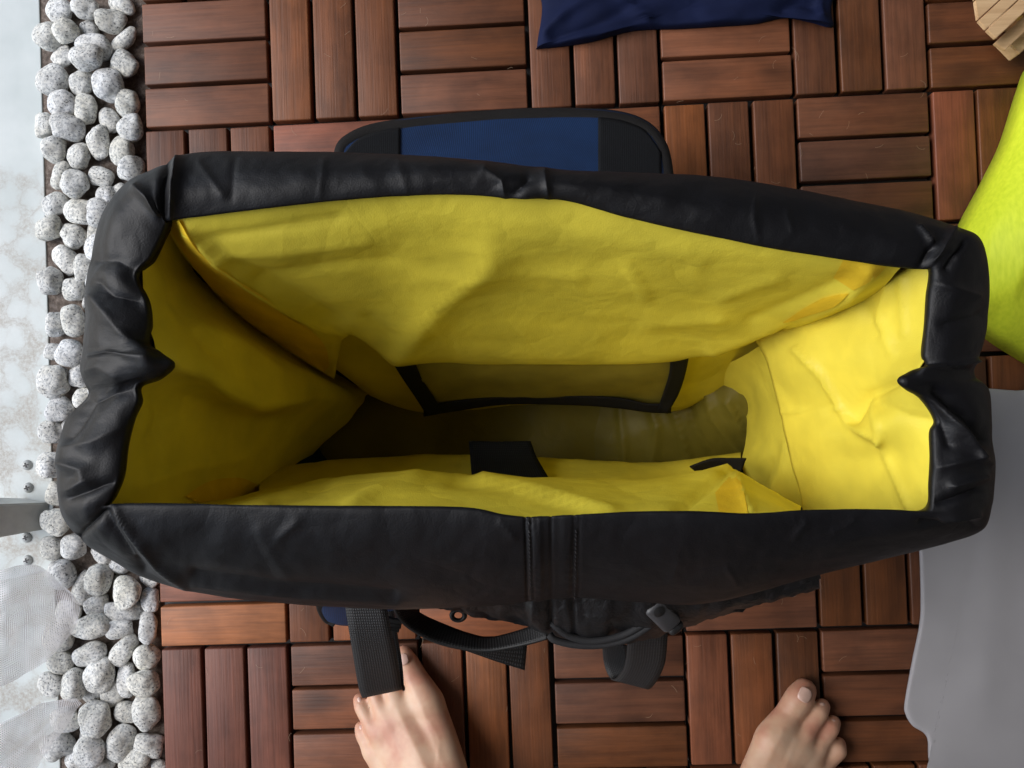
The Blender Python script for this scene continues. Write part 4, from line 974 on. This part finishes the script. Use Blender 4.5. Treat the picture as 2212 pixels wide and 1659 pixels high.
for T_ in (LT, RT):
    for ch in T_:
        for p, q in zip(ch[:2], ch[1:3]):
            a_, b_ = at(*p[:3]), at(*q[:3]); ab_ = b_ - a_
            t_ = np.clip((co - a_) @ ab_ / (ab_ @ ab_), 0, 1); tipd = np.minimum(tipd, np.linalg.norm(co - a_ - t_[:, None] * ab_, axis=1))
wgt = np.clip((tipd - .013) / .012, 0, 1) * (co[:, 2] < .15) * np.clip((co[:, 2] - .004) / .008, 0, 1)
ed = np.empty(len(me.edges) * 2, dtype=np.int32); me.edges.foreach_get('vertices', ed); ed = ed.reshape(-1, 2)
deg = np.bincount(ed.ravel(), minlength=len(co)).astype(float)
for _ in range(45):
    acc = np.zeros_like(co)
    for k_ in range(3):
        acc[:, k_] = np.bincount(ed[:, 0], co[ed[:, 1], k_], len(co)) + np.bincount(ed[:, 1], co[ed[:, 0], k_], len(co))
    co += (acc / deg[:, None] - co) * (.6 * wgt)[:, None]
fl_ = np.zeros(len(co))
for T_, r in ((LT, .014), (RT, .016)):
    for ch in T_:
        p = at(*ch[0][:3]); fl_ = np.maximum(fl_, np.exp(-(np.linalg.norm(co - p, axis=1) / (r * .9)) ** 2) * .75)
        p = at(*ch[2][:3]); fl_ = np.maximum(fl_, np.exp(-(np.linalg.norm(co - p - np.array([0, 0, .008]), axis=1) / (r * .7)) ** 2) * .15)
# tendons and small veins on the instep
Q = px_of(co); low = co[:, 2] < .12
hgt = np.zeros(len(co))
for L, a_, w_ in [([(880,1470),(915,1540),(960,1659)], .0016, 7), ([(858,1530),(890,1600),(920,1659)], .0012, 6), ([(830,1555),(862,1620),(880,1659)], .0010, 6), ([(930,1560),(950,1600),(945,1659)], .0012, 4),
                  ([(1690,1580),(1660,1640),(1650,1659)], .0014, 7), ([(1720,1600),(1695,1659)], .0012, 6), ([(1755,1625),(1730,1659)], .001, 6), ([(1680,1570),(1678,1620)], -.001, 8),
                  ([(1694,1540),(1722,1548)], -.0012, 3), ([(1700,1534),(1724,1541)], -.0008, 2.5), ([(855,1560),(880,1590),(905,1585)], .0008, 3)]:
    hgt += np.where(low, .4 * a_ * np.exp(-(polyline_dist(Q, L) / w_) ** 2), 0)
co[:, 2] += np.where(co[:, 2] > .012, hgt, 0)
me.vertices.foreach_set('co', co.ravel())
atr = me.attributes.new('flush', 'FLOAT', 'POINT'); atr.data.foreach_set('value', fl_)
me.polygons.foreach_set('use_smooth', [True] * len(me.polygons))
person = bpy.data.objects.new('person', me); COL.objects.link(person)
tag(person, 'barefoot person standing on the deck, feet apart in front of the bag', 'person')
def nail(u, v, z, ang, l, w, tilt=0.25):
    c = at(u, v, z); a_ = math.radians(ang)
    f = np.array([math.sin(a_), math.cos(a_), -tilt]); f /= np.linalg.norm(f)
    s = np.cross(f, [0, 0, 1]); s /= np.linalg.norm(s); n_ = np.cross(s, f)
    G = []
    for i in np.linspace(-1, 1, 13):
        row = []
        for j in np.linspace(-1, 1, 13):
            x = i * (1 - .22 * max(0, abs(j) - .55) ** 1 * 2); y = j * (1 - .2 * abs(i) ** 3)
            row.append(c + s * x * w + f * y * l + n_ * (.0016 * (1 - (i * i) * 1.15) + .0008 * (1 - j * j)))
        G.append(row)
    o = grid_obj('toenail', np.array(G), NAIL, person); return thicken(o, .0008)
nail(1738, 1501, .0305, 32, .0076, .0072); nail(1776, 1526, .0178, 30, .0036, .0036, .7); nail(1800, 1562, .0172, 28, .0034, .0033, .7); nail(1812, 1609, .0175, 22, .0034, .0034, .7)
nail(871, 1424, .0262, -15, .006, .0058); nail(777, 1513, .0146, -30, .003, .0028, .7); nail(781, 1573, .0143, -28, .003, .0028, .7)

# ------------------------------------------------------------------ soft things lying round the bag
def cushion(name, outline, h, mat, rings=26, power=2.2, n=10, namp=.002, nsc=(12, 12, 12), wr=(), seed=0.0, base=.001, zr=.02):
    E_ = catmull(at_arr([(u, v, zr) for u, v in outline]), n, periodic=True)
    c = E_.mean(0)
    R = []
    for t in np.linspace(0, 1, rings):
        f = math.sin(t * math.pi / 2) if power > 2.5 else t
        p = c + (E_ - c) * f; p[:, 2] = base + h * (1 - f ** power) ** .5
        R.append(p)
    R.append(c + (E_ - c) * .985 + np.array([0, 0, 0])); R[-1][:, 2] = base
    P = np.stack(R, 1)
    N_ = np.zeros_like(P); N_[..., 2] = 1
    P = P + N_ * (namp * fbm(P[..., 0], P[..., 1], P[..., 2], nsc, 3, seed) * np.clip((P[..., 2] - base) / .01, 0, 1))[..., None]
    if wr:
        P = creases(P, N_, wr)
    P[..., 2] = np.maximum(P[..., 2], base)
    return grid_obj(name, P, mat, None, per_u=True)
o = cushion('cushion', [(2214,187),(2178,300),(2138,383),(2078,500),(2058,590),(2078,670),(2126,712),(2188,757),(2280,800),(2400,780),(2480,600),(2480,350),(2400,170),(2300,110),(2240,130)], .10, LIME, power=2.4, namp=.003, nsc=(9, 9, 9), seed=3.0,
            wr=[([(2212,300),(2160,420),(2120,560)], .004, 14), ([(2212,420),(2170,540),(2150,680)], -.003, 16), ([(2190,260),(2130,440),(2100,520)], -.002, 10), ([(2212,560),(2190,640),(2180,740)], .003, 12)])
tag(o, 'bright lime green crinkled cushion on the deck right of the bag', 'cushion')
o = cushion('grey_pad', [(2020,852),(2130,839),(2214,843),(2420,860),(2450,1300),(2440,1760),(2040,1760),(2023,1659),(2018,1606),(1987,1582),(1972,1557),(1970,1530),(1986,1440),(2002,1360),(2005,1300),(2002,1190),(1996,1090),(2000,950)], 0.0045, GREY, power=60, namp=.0035, nsc=(9, 9, 9), seed=6.0,
            wr=[([(2030,1618),(2080,1665)], .0012, 6), ([(2100,900),(2150,1200),(2120,1500)], .003, 60)])
tag(o, 'smooth grey cloth pad lying on the deck in the lower right', 'pad')
o = cushion('navy_cloth', [(1168,-140),(1171,0),(1160,82),(1168,90),(1270,78),(1370,52),(1475,47),(1560,42),(1641,36),(1708,23),(1768,33),(1812,42),(1808,0),(1825,-140),(1500,-170)], 0.013, NAVY, power=16, namp=.005, nsc=(14, 22, 20), seed=9.0, n=10,
            wr=[([(1175,70),(1230,20),(1300,-20)], .008, 12), ([(1200,80),(1290,50),(1380,0)], -.006, 12), ([(1340,-10),(1400,40)], .006, 10), ([(1690,20),(1720,0),(1760,10)], -.010, 14), ([(1770,0),(1775,30)], .006, 8)])
tag(o, 'crumpled navy blue nylon cloth lying on the deck behind the bag', 'cloth')

# pale wooden slatted seat at the top right
seat = empty('slatted_stool', at(2230, -10, 0)); tag(seat, 'pale wooden slatted stool with a rounded end in the top right corner', 'stool')
dirv = at(2212, -12, .06) - at(2131, 63, .06); dirv[2] = 0; dirv /= np.linalg.norm(dirv); perp = np.array([-dirv[1], dirv[0], 0])
ends = [((2106, -24), (2106, 0)), ((2106, 1), (2113, 43)), ((2113.5, 44), (2131, 63)), ((2131.5, 64), (2152, 83)), ((2148, 93), (2172, 108))]
for i, (e0, e1) in enumerate(ends):
    zt = .062 if i < 4 else .046
    a0, a1 = at(*e0, zt), at(*e1, zt)
    b1, b0 = a1 + dirv * (.30 - (a1 @ dirv - a0 @ dirv)), a0 + dirv * .30
    off = perp * .0004
    off = perp * .0002
    top = [a0 - off, a1 + off, b1 + off, b0 - off]
    sl = prism('seat_slat', [p - np.array([0, 0, .005]) for p in top], top, PALE, seat, .0006)
for (u, v) in ((2190, 20), (2330, -60), (2240, -90)):
    w = at(u, v, .03); b_ = .012
    q = [(w[0] - b_, w[1] - b_), (w[0] + b_, w[1] - b_), (w[0] + b_, w[1] + b_), (w[0] - b_, w[1] + b_)]
    prism('leg', [(x, y, .0) for x, y in q], [(x, y, .0408) for x, y in q], PALE, seat, .001)
w0 = at(2185, 100, .03); cx_ = [w0 + perp * .0, w0 + dirv * .2]
prism('cross_bar', [cx_[0] - perp * .012 - [0, 0, .02], cx_[0] + perp * .012 - [0, 0, .02], cx_[1] + perp * .012 - [0, 0, .02], cx_[1] - perp * .012 - [0, 0, .02]],
      [cx_[0] - perp * .012, cx_[0] + perp * .012, cx_[1] + perp * .012, cx_[1] - perp * .012], PALE, seat, .001)

# white netting spilling over the ledge and the pebbles
net1 = [[(-90,1240,.06),(-90,1320,.065),(-90,1400,.06),(-90,1520,.055)], [(0,1231,.05),(0,1310,.062),(0,1390,.05),(0,1484,.045)], [(45,1221,.035),(50,1290,.05),(50,1370,.034),(50,1457,.03)],
        [(90,1226,.022),(105,1280,.03),(105,1350,.024),(100,1428,.02)], [(130,1258,.014),(150,1290,.02),(150,1335,.018),(130,1400,.014)], [(152,1285,.01),(172,1308,.016),(168,1338,.014),(150,1370,.01)]]
net2 = [[(-90,1608,.07),(-90,1680,.08),(-90,1760,.08)], [(0,1564,.055),(0,1640,.065),(0,1740,.06)], [(50,1540,.04),(55,1600,.05),(60,1700,.05)], [(95,1519,.025),(95,1575,.04),(92,1640,.03)], [(135,1510,.018),(138,1545,.026),(125,1592,.02)], [(166,1508,.014),(176,1524,.016),(160,1552,.014)]]
nr = empty('white_netting', at(20, 1450, FLOOR_Z)); tag(nr, 'white translucent netting draped over the ledge and pebbles in the lower left', 'netting')
for g in (net1, net2):
    patch('net_fold', g, NET, nr, n=(12, 14), noise_amp=.004, noise_sc=(30, 30, 20), seed=50.0,
          wr=[([(0,1260),(90,1240)], .006, 8), ([(0,1330),(130,1300)], -.006, 14), ([(0,1480),(100,1428)], .004, 10), ([(0,1570),(90,1525)], .005, 8), ([(0,1650),(110,1560)], -.005, 12)])

# loose fibres on the boards
lv, lf = [], []
for _ in range(90):
    u, v = random.uniform(320, 2090), random.choice([random.uniform(5, 420), random.uniform(1250, 1650)])
    p = at(u, v, .0012); a0 = random.uniform(0, 6.28); L = random.uniform(.004, .014); cv = random.uniform(-180, 180); w = .00009
    x, y = p[0], p[1]; k0 = len(lv); ns = 9
    for i in range(ns):
        nx, ny = -math.sin(a0), math.cos(a0)
        lv += [(x + nx * w, y + ny * w, .0013), (x - nx * w, y - ny * w, .0013)]
        x += math.cos(a0) * L / ns; y += math.sin(a0) * L / ns; a0 += cv * L / ns
    lf += [(k0 + 2 * i, k0 + 2 * i + 1, k0 + 2 * i + 3, k0 + 2 * i + 2) for i in range(ns - 1)]
lo = mesh_obj('lint', lv, lf, LINT, smooth=False); tag(lo, 'scattered pale hairs and lint lying on the deck boards', 'lint', kind='stuff')
